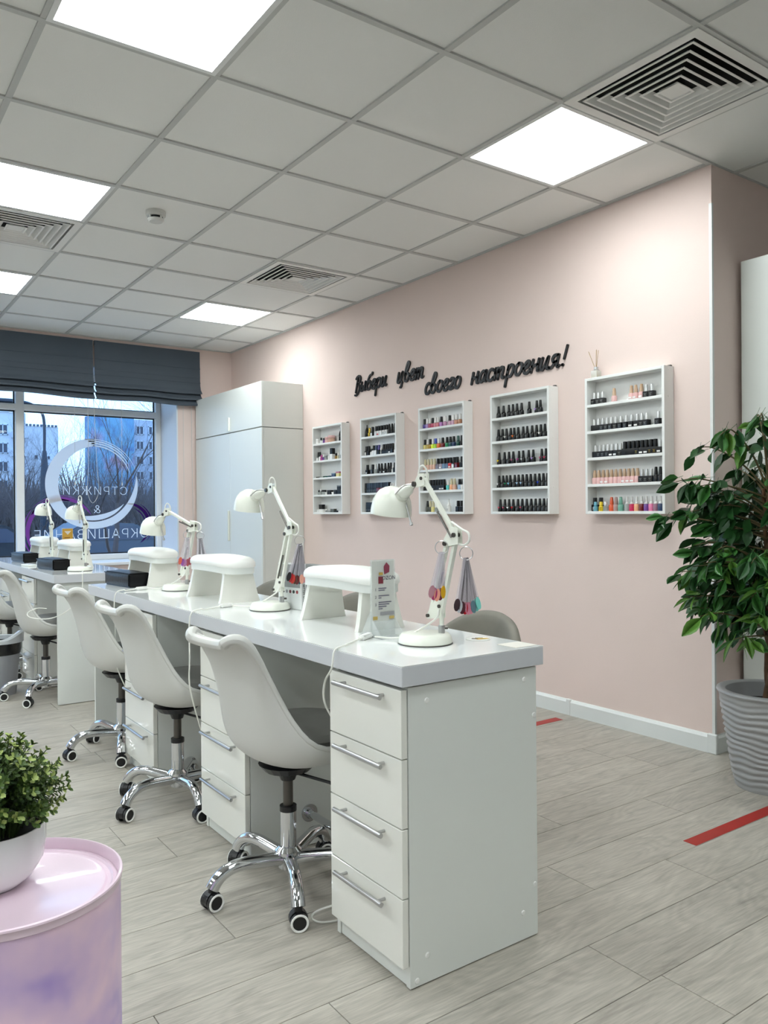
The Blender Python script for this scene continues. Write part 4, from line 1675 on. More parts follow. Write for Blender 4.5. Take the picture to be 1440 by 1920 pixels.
# ------------------------------------------------------------------ black cushions
def cushion():
    bm = B()
    box(bm, -0.055, 0.055, -0.15, 0.15, 0, 0.07)
    bmesh.ops.subdivide_edges(bm, edges=bm.edges[:], cuts=5, use_grid_fill=True)
    for v in bm.verts:
        bx = 1 - (v.co.x / 0.055) ** 2
        by = 1 - (v.co.y / 0.15) ** 2
        bz = 1 - ((v.co.z - 0.035) / 0.035) ** 2
        if v.co.z > 0.0695:
            v.co.z += 0.008 * bx * by
        v.co.x += math.copysign(0.004 * by * bz, v.co.x) if abs(v.co.x) > 0.054 else 0
        v.co.y += math.copysign(0.005 * bx * bz, v.co.y) if abs(v.co.y) > 0.149 else 0
    bmesh.ops.bevel(bm, geom=[e for e in bm.edges if len(e.link_faces) == 2 and e.calc_face_angle(0) > 0.9], offset=0.007, segments=2, affect='EDGES')
    return bm


t0 = None
for i, (x, y, rz, lab) in enumerate(((1.255, 4.035, 0.1, 'black leatherette hand cushion at the corner of the front desk'), (1.235, 5.52, 0.12, 'black leatherette hand cushion on the far desk beside the near lamp'), (1.25, 6.5, 0.1, 'smallest looking black hand cushion, furthest left on the far desk'))):
    if t0 is None:
        t0 = thing('hand_cushion', lab, 'cushion', (x, y, DZ), rz, 'black hand cushions')
        obj('pad', cushion(), M_leathk, t0, smooth=True)
        bm = B()
        for zz in (0.064,):
            tube(bm, [(0.056 * sx, 0.151 * sy, zz) for sx, sy in ((-1, -1), (1, -1), (1, 1), (-1, 1))], 0.0025, 5, closed=True)
        obj('piping', bm, M_leathk, t0)
        o = t0
    else:
        o = copy_tree(t0)
    o.location = (x, y, DZ)
    o.rotation_euler.z = rz
    o['label'] = lab

# ------------------------------------------------------------------ acrylic sign, catalogue, stickers
M_acr = mat('clear_acrylic', (226, 232, 230), 0.06, alpha=0.28)
M_paper = mat('paper_white', (224, 220, 210), 0.7)
M_ink = mat('dark_ink', (84, 80, 92), 0.7)


def rect(bm, x0, x1, z0, z1, y, th=0.0004):
    box(bm, x0, x1, y - th, y, z0, z1)


sg = thing('acrylic_sign', 'clear acrylic stand with a printed leaflet in front of the nearest armrest', 'sign', (1.344, 1.908, DZ), 0.0)
SW, SH = 0.042, 0.225
bm = B()
box(bm, -SW, SW, 0.0, 0.003, 0.002, SH)
box(bm, -SW, SW, 0.005, 0.008, 0.002, SH)
obj('sleeve', bm, M_acr, sg)
bm = B()
for (a, b_) in ((-SW, -SW + 0.003), (SW - 0.003, SW)):
    prism(bm, [(-0.05, 0.0), (0.06, 0.0), (0.009, 0.075), (-0.001, 0.052)], (a, 0, 0.0005), (0, 1, 0), (0, 0, 1), (1, 0, 0), 0.003)
box(bm, -SW, SW, -0.05, 0.06, 0.0002, 0.0025)
obj('foot', bm, M_acr, sg)
bm = B()
box(bm, -SW + 0.003, SW - 0.001, 0.0034, 0.0046, 0.045, SH - 0.003)
lf = obj('leaflet', bm, M_paper, sg)
Y_ = -0.0002
for nm, cc, rects in (('printed_text', (110, 106, 122), [(-0.018, 0.01, 0.140, 0.143), (-0.018, 0.004, 0.134, 0.137), (-0.018, 0.02, 0.118, 0.121), (-0.018, -0.008, 0.112, 0.115), (-0.018, 0.028, 0.099, 0.102), (-0.018, 0.02, 0.093, 0.096), (-0.018, 0.01, 0.086, 0.0895), (-0.018, -0.004, 0.08, 0.083)]),
                      ('printed_bottle', (120, 44, 56), [(-0.018, -0.001, 0.155, 0.176)]), ('printed_cap', (190, 160, 80), [(-0.016, -0.002, 0.180, 0.188)]),
                      ('printed_gold', (196, 170, 96), [(-0.038, -0.022, 0.05, 0.06), (0.02, 0.038, 0.05, 0.058)]),
                      ('printed_grey', (150, 150, 152), [(-0.012, 0.038, 0.062, 0.072)])):
    bm = B()
    for r in rects:
        rect(bm, r[0], r[1], r[2], r[3], Y_)
    obj(nm, bm, mat('ink_%s' % nm, cc, 0.7), lf)
bm = B()
prism(bm, [(0.003, 0.182), (0.021, 0.188), (0.022, 0.206), (0.011, 0.217), (0.001, 0.205)], (0, Y_ - 0.0004, 0), (1, 0, 0), (0, 0, 1), (0, 1, 0), 0.0004)
obj('printed_arrow', bm, mat('ink_arrow', (140, 60, 80), 0.7), lf)
me = text_mesh('OZON', 0.016, 1.0, 0.0002)
me.materials.append(M_ink)
o = obj('printed_word', me, None, lf, (0.019, Y_ - 0.0004, 0.166))
o.rotation_euler = (PI / 2, 0, 0)
for i, (d_, z) in enumerate((('1', 0.134), ('2', 0.112), ('3', 0.09))):
    me = text_mesh(d_, 0.012, 1.0, 0.0002)
    me.materials.append(M_ink)
    o = obj('printed_number', me, None, lf, (-0.028, Y_ - 0.0004, z))
    o.rotation_euler = (PI / 2, 0, 0)

ct = thing('colour_catalogue', 'upright grey and white colour catalogue between middle lamp and nearest armrest', 'catalogue', (1.443, 2.659, DZ), -1.40)
# cover faces roughly the viewer-left; local x along the cover
bm = B()
bbox(bm, -0.07, 0.07, -0.004, 0.018, 0.0005, 0.172, 0.001)
cb = obj('book_block', bm, mat('catalogue_white', (225, 228, 226), 0.4), ct)
bm = B()
rect(bm, -0.0695, 0.062, 0.082, 0.168, -0.0042)
obj('grey_cover_panel', bm, mat('catalogue_grey', (150, 153, 152), 0.4), cb)
for i, c in enumerate(((44, 42, 48), (40, 60, 60), (150, 152, 156), (110, 50, 60), (30, 50, 44), (150, 60, 62))):
    bm = B()
    cyl(bm, (-0.058 + i * 0.0205, -0.0041, 0.066), (-0.058 + i * 0.0205, -0.0047, 0.066), 0.0065, n=14)
    obj('colour_dot', bm, mat('dot_%d_%d_%d' % c, c, 0.4), cb)
me = text_mesh('A BETTER SHOW', 0.012, 1.0, 0.0003)
me.materials.append(M_text)
o = obj('spine_lettering', me, None, cb, (0.0706, 0.0035, 0.062))
o.rotation_euler = Euler((PI / 2, PI / 2, PI / 2), 'XYZ')
g2 = thing('grey_folder', 'dark grey folder standing behind the colour catalogue', 'folder', (1.56, 2.64, DZ), 0.0)
bm = B()
bbox(bm, -0.012, 0.012, -0.09, 0.09, 0.0005, 0.162, 0.002)
obj('cover', bm, mat('folder_grey', (128, 130, 128), 0.5), g2)
bm = B()
box(bm, -0.0105, 0.0105, -0.0905, 0.085, 0.004, 0.158)
obj('pages', bm, M_paper, g2)

bm = B()
lathe(bm, [(0, 0.0008), (0.036, 0.0008), (0.036, 0)], 28)
stk = tag(obj('round_sticker', bm, mat('sticker_clear_white', (238, 240, 236), 0.3), None, (1.527, 1.70, DZ + 0.0002)), 'round white sticker with gold and black print on the desk behind the front lamp', 'sticker')
for nm, cc, pl in (('gold_print', (214, 178, 84), [(-0.012, -0.012), (0.026, -0.020), (0.028, -0.006), (0.006, 0.012), (-0.012, 0.006)]), ('black_print', (60, 40, 30), [(-0.018, 0.008), (-0.006, -0.006), (0.0, 0.0), (-0.008, 0.016)]), ('black_print', (60, 40, 30), [(0.0, 0.012), (0.018, 0.0), (0.022, 0.005), (0.004, 0.018)])):
    bm = B()
    prism(bm, pl, (0, 0, 0.0008), (1, 0, 0), (0, 1, 0), (0, 0, 1), 0.0003 if nm[0] == 'g' else 0.0005)
    obj(nm, bm, mat('sticker_' + nm, cc, 0.4), stk)
bm = B()
box(bm, -0.04, 0.04, -0.036, 0.036, 0, 0.0007)
tag(obj('paper_card', bm, M_paper, None, (1.545, 1.563, DZ + 0.0002)), 'small blank white card on the near corner of the desk', 'card')

lt = thing('leaflet_stand', 'yellow leaflet in a clear stand on the far desk before the window', 'sign', (1.49, 6.2, DZ), 0.45)
bm = B()
box(bm, -0.05, 0.05, 0, 0.003, 0.0, 0.255)
box(bm, -0.05, 0.05, 0, 0.06, 0.0, 0.003)
obj('stand', bm, M_acr, lt)
bm = B()
box(bm, -0.046, 0.046, -0.0016, -0.0004, 0.05, 0.25)
y_l = obj('leaflet', bm, mat('leaflet_yellow', (206, 160, 62), 0.6), lt)
bm = B()
prism(bm, [(-0.03, 0.232), (0.03, 0.232), (0.0, 0.205)], (0, -0.0022, 0), (1, 0, 0), (0, 0, 1), (0, 1, 0), 0.0005)
obj('white_print', bm, M_paper, y_l)
bm = B()
for z in (0.18, 0.165, 0.14, 0.128, 0.115):
    rect(bm, -0.03, 0.02, z, z + 0.006, -0.0018)
obj('brown_text', bm, mat('brown_ink', (130, 84, 30), 0.7), y_l)
# little box on the far desk edge
pb = thing('tissue_box', 'flat pale box at the far left of the far desk', 'box', (1.17, 5.95, DZ), 0.2)
bm = B()
bbox(bm, -0.03, 0.03, -0.06, 0.06, 0, 0.012, 0.003)
obj('body', bm, M_wht, pb)
bm = B()
bbox(bm, -0.02, 0.02, -0.045, 0.045, 0.0121, 0.014, 0.0005)
obj('lid', bm, M_edge, pb)

# ------------------------------------------------------------------ waste bins
M_bin = mat('bin_grey', (150, 152, 156), 0.35)
M_bag = mat('black_bin_bag', (14, 14, 16), 0.25, bump=0.4, bscale=40)


def waste_bin(x, y, s, label, rz=0.0):
    t = thing('waste_bin', label, 'waste bin', (x, y, 0), rz, 'waste bins')
    bm = B()
    lathe(bm, [(0, 0), (0.088 * s, 0), (0.11 * s, 0.26 * s), (0.106 * s, 0.26 * s), (0.085 * s, 0.006), (0, 0.006)], 28)
    obj('body', bm, M_bin, t, smooth=True)
    bm = B()
    lathe(bm, [(0.1105 * s, 0.235 * s), (0.1165 * s, 0.262 * s), (0.118 * s, 0.3 * s), (0.113 * s, 0.302 * s), (0.108 * s, 0.262 * s)], 28)
    obj('bin_bag', bm, M_bag, t, smooth=True)
    bm = B()
    lathe(bm, [(0.119 * s, 0.3 * s), (0.129 * s, 0.302 * s), (0.131 * s, 0.318 * s), (0.122 * s, 0.328 * s), (0.108 * s, 0.326 * s), (0.108 * s, 0.302 * s)], 32)
    for v in bm.verts:
        if v.co.z > 0.31 * s:
            a = math.atan2(v.co.y, v.co.x)
            v.co.z += 0.04 * s * max(0, math.cos(a + 0.5)) ** 4
    obj('lid_ring', bm, mat('bin_lid_pale', (205, 210, 214), 0.3), t, smooth=True)
    return t


waste_bin(0.915, 5.56, 1.1, 'grey waste bin with pale rim and black bag at the left edge')
waste_bin(1.42, 4.72, 1.0, 'narrow strip of a waste bin between the two desks')

# low white cabinet below the window at the far left
lc = thing('low_cabinet', 'low white cabinet under the window at the far left', 'cabinet', (0.2, 7.08, 0))
bm = B()
bbox(bm, 0, 0.86, 0.02, 0.34, 0.1, 0.66, 0.002)
obj('body', bm, M_wht, lc)
for x0, x1 in ((0.0, 0.428), (0.432, 0.86)):
    bm = B()
    bbox(bm, x0, x1, 0.0, 0.0195, 0.12, 0.66, 0.002)
    obj('door', bm, M_front, lc)
bm = B()
box(bm, 0.02, 0.84, 0.04, 0.32, 0, 0.1)
obj('plinth', bm, M_edge, lc)

# ------------------------------------------------------------------ polish racks
M_rack = mat('rack_white', (236, 236, 233), 0.3)
RACKS = [(2.357, 2.848, 'white five-shelf polish rack nearest the ficus'), (3.105, 3.586, 'white polish rack full of black bottles, second from the ficus'),
         (3.83, 4.303, 'white polish rack of bright bottles, middle of the five'), (4.56, 5.022, 'white polish rack behind the front lamp head, fourth from the ficus'),
         (5.285, 5.74, 'white polish rack of jars beside the wardrobe')]
RZ0, RZ1 = 1.124, 1.846
SHZ = [1.139, 1.283, 1.4235, 1.564, 1.7045]       # standing surfaces, bottom to top
RX = 3.332


def rack(y0, y1, label):
    t = thing('polish_rack', label, 'rack', (RX, y0, RZ0), 0, 'polish racks on the pink wall')
    w = y1 - y0
    D = XW - RX - 0.0005
    for a, b_ in ((0, 0.015), (w - 0.015, w)):
        bm = B()
        bbox(bm, 0, D, a, b_, 0, RZ1 - RZ0, 0.001)
        s = obj('side', bm, M_rack, t)
        if a == 0:
            for z in SHZ + [RZ1 - 0.008]:
                bm = B()
                lathe(bm, [(0, 0.0018), (0.004, 0.0012), (0.0052, 0)], 10)
                bmesh.ops.rotate(bm, verts=bm.verts[:], matrix=Matrix.Rotation(PI / 2, 3, 'X'))
                bmesh.ops.translate(bm, verts=bm.verts[:], vec=(D * 0.45, -0.0001, z - RZ0 - 0.006))
                obj('screw_cap', bm, M_cap, s)
    for z in SHZ + [RZ1]:
        bm = B()
        bbox(bm, 0, D - 0.005, 0.0151, w - 0.0151, z - 0.015 - RZ0, z - RZ0, 0.001)
        obj('shelf', bm, M_rack, t)
    bm = B()
    box(bm, D - 0.0045, D, 0.0151, w - 0.0151, 0.001, RZ1 - RZ0 - 0.001)
    obj('back_panel', bm, M_rack, t)
    for yy in (0.004, w - 0.09):
        bm = B()
        bbox(bm, D - 0.02, D - 0.004, yy, yy + 0.022, RZ1 - RZ0, RZ1 - RZ0 + 0.009, 0.003)
        obj('hanger', bm, M_dkmet, t)


for r in RACKS:
    rack(*r)

# ------------------------------------------------------------------ polish bottles
_bm_cache = {}


def bmesh_cached(key, fn):
    if key not in _bm_cache:
        b = B()
        fn(b)
        me = bpy.data.meshes.new(key)
        bmesh.ops.recalc_face_normals(b, faces=b.faces)
        b.to_mesh(me)
        b.free()
        me.materials.append(M_black)
        me.shade_smooth()
        try:
            me.set_sharp_from_angle(angle=math.radians(35))
        except Exception:
            pass
        _bm_cache[key] = me
    return _bm_cache[key]


def octo(r, k=0.3):
    pass


SHAPES = {
    # kind: (body fn, cap fn)
    'taper': (lambda b: lathe(b, [(0, 0), (0.0132, 0), (0.0138, 0.003), (0.0128, 0.027), (0.009, 0.033), (0.0075, 0.035), (0, 0.035)], 12),
              lambda b: lathe(b, [(0, 0.0352), (0.0085, 0.0352), (0.0082, 0.039), (0.0062, 0.071), (0.005, 0.0725), (0, 0.0728)], 12)),
    'square': (lambda b: lathe(b, [(0, 0), (0.0172, 0), (0.0175, 0.002), (0.0175, 0.028), (0.0165, 0.031), (0, 0.0315)], 4, rot=PI / 4),
               lambda b: lathe(b, [(0, 0.0316), (0.0078, 0.0316), (0.0076, 0.05), (0.006, 0.064), (0, 0.0645)], 12)),
    'pot': (lambda b: lathe(b, [(0, 0), (0.0115, 0), (0.0125, 0.002), (0.0138, 0.026), (0.0125, 0.029), (0.007, 0.0315), (0, 0.032)], 12),
            lambda b: lathe(b, [(0, 0.0321), (0.0095, 0.0321), (0.0085, 0.045), (0.0082, 0.064), (0.0078, 0.066), (0, 0.0662)], 12)),
    'rect': (lambda b: lathe(b, [(0, 0), (0.016, 0), (0.0165, 0.002), (0.0165, 0.033), (0.015, 0.035), (0, 0.0352)], 4, rot=PI / 4),
             lambda b: lathe(b, [(0, 0.0353), (0.0155, 0.0353), (0.0152, 0.07), (0.0145, 0.072), (0, 0.0722)], 4, rot=PI / 4)),
    'cyl': (lambda b: lathe(b, [(0, 0), (0.0165, 0), (0.017, 0.002), (0.017, 0.031), (0.0155, 0.034), (0, 0.0345)], 4, rot=PI / 4),
            lambda b: lathe(b, [(0, 0.0346), (0.0098, 0.0346), (0.0095, 0.068), (0.009, 0.07), (0, 0.0702)], 14)),
    'small': (lambda b: lathe(b, [(0, 0), (0.011, 0), (0.0115, 0.002), (0.0112, 0.024), (0.006, 0.028), (0, 0.0285)], 12),
              lambda b: lathe(b, [(0, 0.0286), (0.0085, 0.0286), (0.0082, 0.047), (0.0078, 0.048), (0, 0.0485)], 12)),
    'tan': (lambda b: lathe(b, [(0, 0), (0.013, 0), (0.0136, 0.002), (0.0136, 0.03), (0.012, 0.033), (0, 0.0335)], 12),
            lambda b: lathe(b, [(0, 0.0336), (0.0092, 0.0336), (0.0088, 0.05), (0.0066, 0.070), (0.006, 0.0715), (0, 0.072)], 12)),
    'tallclear': (lambda b: lathe(b, [(0, 0), (0.0125, 0), (0.0132, 0.002), (0.0132, 0.031), (0.011, 0.035), (0, 0.0355)], 12),
                  lambda b: lathe(b, [(0, 0.0356), (0.0085, 0.0356), (0.0085, 0.042), (0.0052, 0.046), (0.0058, 0.072), (0, 0.0725)], 12)),
    'dropper': (lambda b: lathe(b, [(0, 0), (0.0135, 0), (0.014, 0.003), (0.014, 0.036), (0.008, 0.044), (0, 0.0445)], 12),
                lambda b: lathe(b, [(0, 0.0446), (0.0095, 0.0446), (0.008, 0.056), (0.0045, 0.062), (0.0035, 0.082), (0, 0.083)], 12)),
    'cone': (lambda b: lathe(b, [(0, 0), (0.014, 0), (0.0145, 0.003), (0.014, 0.03), (0, 0.031)], 12),
             lambda b: lathe(b, [(0, 0.0312), (0.0145, 0.0312), (0.011, 0.055), (0.004, 0.072), (0.0035, 0.09), (0, 0.091)], 12)),
    'jar': (lambda b: lathe(b, [(0, 0), (0.019, 0), (0.02, 0.003), (0.02, 0.024), (0.018, 0.026), (0, 0.0262)], 16),
            lambda b: lathe(b, [(0, 0.0263), (0.0205, 0.0263), (0.0205, 0.038), (0.019, 0.040), (0, 0.0402)], 16)),
}
CN = {'k': ((16, 16, 18), 'black'), 'w': ((232, 230, 226), 'white'), 's': ((196, 198, 200), 'silver'), 't': ((196, 164, 134), 'tan'), 'g': ((188, 160, 70), 'gold'), 'c': ((206, 196, 160), 'cream'),
      'pk': ((222, 178, 174), 'pale pink'), 'cl': ((190, 196, 192), 'clear'), 'pu': ((60, 40, 130), 'purple'), 'li': ((168, 140, 196), 'lilac'), 'ro': ((170, 80, 106), 'rose'), 'ra': ((186, 74, 98), 'raspberry'),
      'sp': ((206, 128, 138), 'salmon pink'), 'co': ((206, 118, 124), 'coral pink'), 'or': ((176, 120, 180), 'orchid'), 'mv': ((188, 138, 168), 'mauve'), 'lm': ((204, 164, 184), 'light mauve'), 'ta': ((206, 150, 128), 'peach tan'), 'br': ((186, 130, 98), 'light brown'),
      'py': ((220, 206, 130), 'pale yellow'), 'kh': ((196, 172, 84), 'khaki'), 'oc': ((170, 132, 40), 'ochre'), 'ny': ((222, 240, 40), 'neon yellow'), 'lg': ((168, 214, 60), 'lime'), 'bl': ((40, 64, 170), 'blue'), 'og': ((230, 112, 40), 'orange'), 'dr': ((112, 26, 30), 'dark red'),
      'gn': ((22, 118, 72), 'green'), 'te': ((20, 70, 80), 'dark teal'), 'nv': ((36, 56, 90), 'navy'), 'dg': ((24, 78, 66), 'dark green'), 'nu': ((214, 172, 150), 'nude'), 'tg': ((120, 112, 120), 'taupe grey'), 'mg': ((160, 146, 156), 'mauve grey'), 'sb': ((98, 124, 148), 'steel blue'), 'bg': ((84, 104, 128), 'blue grey'),
      'rd': ((190, 30, 40), 'red'), 'tq': ((90, 196, 192), 'turquoise'), 'lb': ((168, 194, 218), 'light blue'), 'ol': ((70, 70, 56), 'dark olive'), 'vi': ((110, 60, 140), 'violet'), 'cr': ((196, 34, 84), 'crimson'), 'pe': ((234, 170, 128), 'peach'), 'pl': ((150, 104, 124), 'plum'), 'pi': ((220, 120, 160), 'pink'),
      'or2': ((222, 92, 52), 'orange red'), 'mo': ((176, 142, 136), 'mauve brown'), 'sg': ((110, 166, 146), 'sea green'), 'tb': ((110, 176, 196), 'sky blue'), 'ye': ((236, 204, 50), 'yellow'), 'am': ((156, 120, 60), 'amber'), 'gy': ((150, 152, 150), 'grey'), 'mz': ((170, 60, 130), 'magenta')}


def bmat(code, metal=False):
    c = CN[code][0]
    if code == 's':
        return mat('bottle_silver', (214, 214, 212), 0.28, metal=0.45)
    if code == 'g':
        return mat('bottle_gold', c, 0.3, metal=0.8)
    if code == 'cl':
        return mat('bottle_clear', c, 0.1, alpha=0.55)
    if code == 'k':
        return mat('bottle_black', (10, 10, 11), 0.3, spec=0.35)
    return mat('bottle_' + CN[code][1].replace(' ', '_'), c, 0.18, coat=0.3)


RNAME = ['rack nearest the ficus', 'second rack from the ficus', 'middle rack', 'fourth rack from the ficus', 'rack beside the wardrobe']
SNAME = ['top shelf', 'second shelf', 'third shelf', 'fourth shelf', 'bottom shelf']


def bottle(ri, si, idx, y, kind, cap, body, lab=None, dx=0.0, sc=1.0):
    y0, y1 = RACKS[ri][0] + 0.03, RACKS[ri][1] - 0.03
    y = max(y0, min(y1, y))
    z = SHZ[4 - si]
    x = 3.368 + dx
    bn, cn = CN[body][1], CN[cap][1]
    what = 'jar' if kind == 'jar' else 'polish bottle'
    if bn == cn:
        desc = 'all %s %s' % (bn, what)
    else:
        desc = '%s %s, %s %s' % (bn, what, cn, 'lid' if kind == 'jar' else 'cap')
    label = '%s, %s from left, %s, %s' % (desc, ORD[idx], SNAME[si], RNAME[ri])
    t = thing('polish_jar' if kind == 'jar' else 'polish_bottle', label, 'jar' if kind == 'jar' else 'bottle', (x, y, z), 0, 'polish on the ' + SNAME[si] + ' of the ' + RNAME[ri])
    t.scale = (sc * 1.1, sc * 1.1, sc * 1.03)
    jr = random.Random(idx * 31 + si * 7 + ri)
    t.rotation_euler.z = jr.uniform(-0.12, 0.12)
    for nm, k, code in (('body', 0, body), ('cap', 1, cap)):
        me = bmesh_cached(kind + '_' + nm, SHAPES[kind][k])
        o = obj(nm, me, None, t)
        o.material_slots[0].link = 'OBJECT'
        o.material_slots[0].material = bmat(code)
    if lab:
        code, shape = lab
        key = 'label_' + shape
        if shape == 'tri':
            me = bmesh_cached(key, lambda b: prism(b, [(-0.008, 0.0), (0.008, 0.0), (0.0, -0.012)], (-0.0152, 0, 0.028), (0, 1, 0), (0.05, 0, 1), (1, 0, 0), 0.003))
        elif shape == 'strip':
            me = bmesh_cached(key, lambda b: box(b, -0.0146, -0.0125, -0.008, 0.008, 0.006, 0.014))
        elif shape == 'print':
            me = bmesh_cached(key, lambda b: [box(b, -0.0147, -0.0125, -0.006, 0.006, 0.018, 0.0195), box(b, -0.0147, -0.0125, -0.004, 0.004, 0.013, 0.0142), box(b, -0.0147, -0.0125, -0.006, 0.006, 0.008, 0.009)])
        else:
            me = bmesh_cached(key, lambda b: box(b, -0.0146, -0.012, -0.0095, 0.0095, 0.004, 0.026))
        o = obj('sticker', me, None, t)
        o.material_slots[0].link = 'OBJECT'
        o.material_slots[0].material = bmat(code)
    return t


def row(ri, si, ys, spec):
    """spec: string entries 'kind cap body [labelcode labelshape]' or 'N*entry'"""
    items = []
    for e in spec.split(';'):
        e = e.strip()
        n = 1
        if '*' in e:
            n, e = e.split('*')
            n = int(n)
        items += [e.split()] * n
    for i, (y, it) in enumerate(zip(ys, items)):
        bottle(ri, si, i + 1, y, it[0], it[1], it[2], (it[3], it[4]) if len(it) > 3 else None)


PR = ' gy print'
# nearest rack
row(0, 0, [2.813, 2.785, 2.757, 2.683, 2.575, 2.548, 2.514, 2.485, 2.452], '3*square s k' + PR + ';tan t pk;3*tan t pk w strip;2*square s k' + PR)
row(0, 1, [2.813, 2.786, 2.758, 2.730, 2.702, 2.673, 2.641, 2.608, 2.575, 2.541, 2.513, 2.484, 2.416], '2*square s k;6*square s k' + PR + ';2*square s k w strip;3*square s k' + PR)
row(0, 2, [2.806, 2.779, 2.752, 2.725, 2.698, 2.671, 2.645, 2.616, 2.590, 2.564, 2.538, 2.512, 2.486, 2.459, 2.434, 2.408], 'square s k;3*square s k' + PR + ';2*square s k w strip;square s k' + PR + ';3*cyl k k;cyl k k g print;2*cyl k k w strip;2*cyl k k g print;square s k w strip')
row(0, 3, [2.813, 2.786, 2.758, 2.731, 2.703, 2.676, 2.648, 2.621, 2.595, 2.569, 2.542, 2.514, 2.487, 2.460, 2.432, 2.406], '2*tan t pk;2*tan t pk w strip;3*tan t pk;3*tan t pk w strip;tan t pk;3*square s k' + PR + ';2*taper k k')
row(0, 4, [2.813, 2.772], 'cyl k k w print;cyl k k')
for i, (y, it, dx) in enumerate(((2.791, 'small tb tb w print', -0.022), (2.757, 'small ye ye g print', -0.02), (2.730, 'small s cl', -0.018), (2.704, 'tan or2 or2', 0), (2.676, 'tan mo mo', 0), (2.646, 'tan sg sg', 0), (2.607, 'tallclear w cl', 0), (2.577, 'tallclear w cr', 0), (2.547, 'tallclear w pe', 0), (2.518, 'tallclear w dr', 0), (2.489, 'tallclear w vi', 0), (2.461, 'tallclear w pi', 0), (2.434, 'tallclear w pl', 0), (2.408, 'tallclear w nv', 0))):
    p = it.split()
    bottle(0, 4, i + 3, y, p[0], p[1], p[2], (p[3], p[4]) if len(p) > 3 else None, dx)
# second rack: black gel bottles with little coloured triangles
TB = 'taper k k' + PR


def tri(s):
    return ';'.join('taper k k' + PR if c == '-' else 'taper k k %s tri' % c for c in s.split())


row(1, 0, [3.547, 3.504, 3.459, 3.425, 3.391, 3.353, 3.291, 3.231, 3.203], tri('- - - - - - - li -'))
row(1, 1, [3.549, 3.515, 3.481, 3.445, 3.416, 3.382, 3.341, 3.309, 3.269, 3.234, 3.201, 3.169], tri('- - w - og - - - - - w -'))
row(1, 2, [3.545, 3.499, 3.461, 3.425, 3.377, 3.343, 3.298, 3.262, 3.195, 3.163], tri('ye - - ro mz w - li ra ra'))
row(1, 3, [3.547, 3.513, 3.483, 3.452, 3.414, 3.382, 3.349, 3.316, 3.284, 3.249, 3.216, 3.184, 3.153], tri('w - gn tb - lb lb - - - bl - -'))
row(1, 4, [3.538, 3.499, 3.463, 3.428, 3.389, 3.353, 3.317, 3.281, 3.246, 3.213, 3.181, 3.151], tri('rd rd w rd - rd - - - - - -'))
# middle rack: bright bottles
row(2, 0, [4.273, 4.246, 4.216, 4.186, 4.159, 4.131, 4.096, 4.059, 4.009, 3.975, 3.944, 3.906], 'pot k pu;pot w li;pot w ro;pot k ra;pot w sp;pot w co;pot k or;pot w mv;pot k lm;pot w lm;pot w ta;pot w br')
row(2, 1, [4.271, 4.243, 4.215, 4.186, 4.157, 4.126, 4.082, 4.038, 4.004, 3.970, 3.926, 3.890], 'pot k py;pot w kh;pot k oc;pot w ny;pot bl lg;pot w og;pot k dr;pot k gn;pot k te;pot k nv;pot dg dg;pot k k')
row(2, 2, [4.270, 4.238, 4.204, 4.171, 4.133, 4.098, 4.064, 4.033, 4.003, 3.967, 3.938, 3.889], '4*tan c nu;cyl k tg;cyl k mg w strip;cyl k sb;cyl k bg;cyl k rd w strip;cyl k k w patch;cyl k dr;cyl k k')
row(2, 3, [4.272, 4.240, 4.210, 4.182, 4.154, 4.127, 4.100, 4.073, 4.032, 3.997, 3.966, 3.915, 3.886], '2*taper k k;2*cyl k k w strip;2*cyl k k;2*cyl k k w strip;pot w tq;tan c pe;tan c nu;pot k lb;pot k w')
row(2, 4, [4.250, 4.220, 4.190, 4.157, 4.115, 4.025, 3.931, 3.898], 'taper k ol;tan c ol;tan c py;small w cl;small c cl;dropper w w k print;cyl k k;cyl k k')
# fourth rack
row(3, 0, [4.980, 4.945, 4.903, 4.855, 4.823, 4.788, 4.753, 4.720, 4.690, 4.655, 4.622], 'cone k k;pot g g;cyl k k w patch;cyl k w;cyl k w rd strip;cyl k w;2*cyl k w k print;2*taper k k;taper k k')
row(3, 1, [4.985, 4.955, 4.920, 4.888, 4.857, 4.823, 4.792, 4.759, 4.731, 4.704, 4.677, 4.649, 4.616], 'cyl k k w patch;cyl k k;small k w;cyl k w;cyl nv w;cyl pu k;small w gy;3*cyl k k;cyl k k w strip;cyl k k;small w w')
row(3, 2, [4.975, 4.905, 4.869, 4.825, 4.790, 4.745, 4.705, 4.675, 4.648, 4.620], 'cyl k k w strip;cyl k k gy print;tan w cl;taper k k;taper k k gy strip;taper k k w strip;2*taper k k;small w w;cyl k k')
row(3, 3, [4.988, 4.962, 4.936, 4.910, 4.884, 4.858, 4.832, 4.806, 4.780, 4.754, 4.728, 4.702, 4.672, 4.646, 4.620], '6*rect k k gy print;4*rect k dr;2*rect k k gy print;3*square w pi')
row(3, 4, [4.972, 4.945, 4.918, 4.890, 4.862], '5*rect k k gy print')
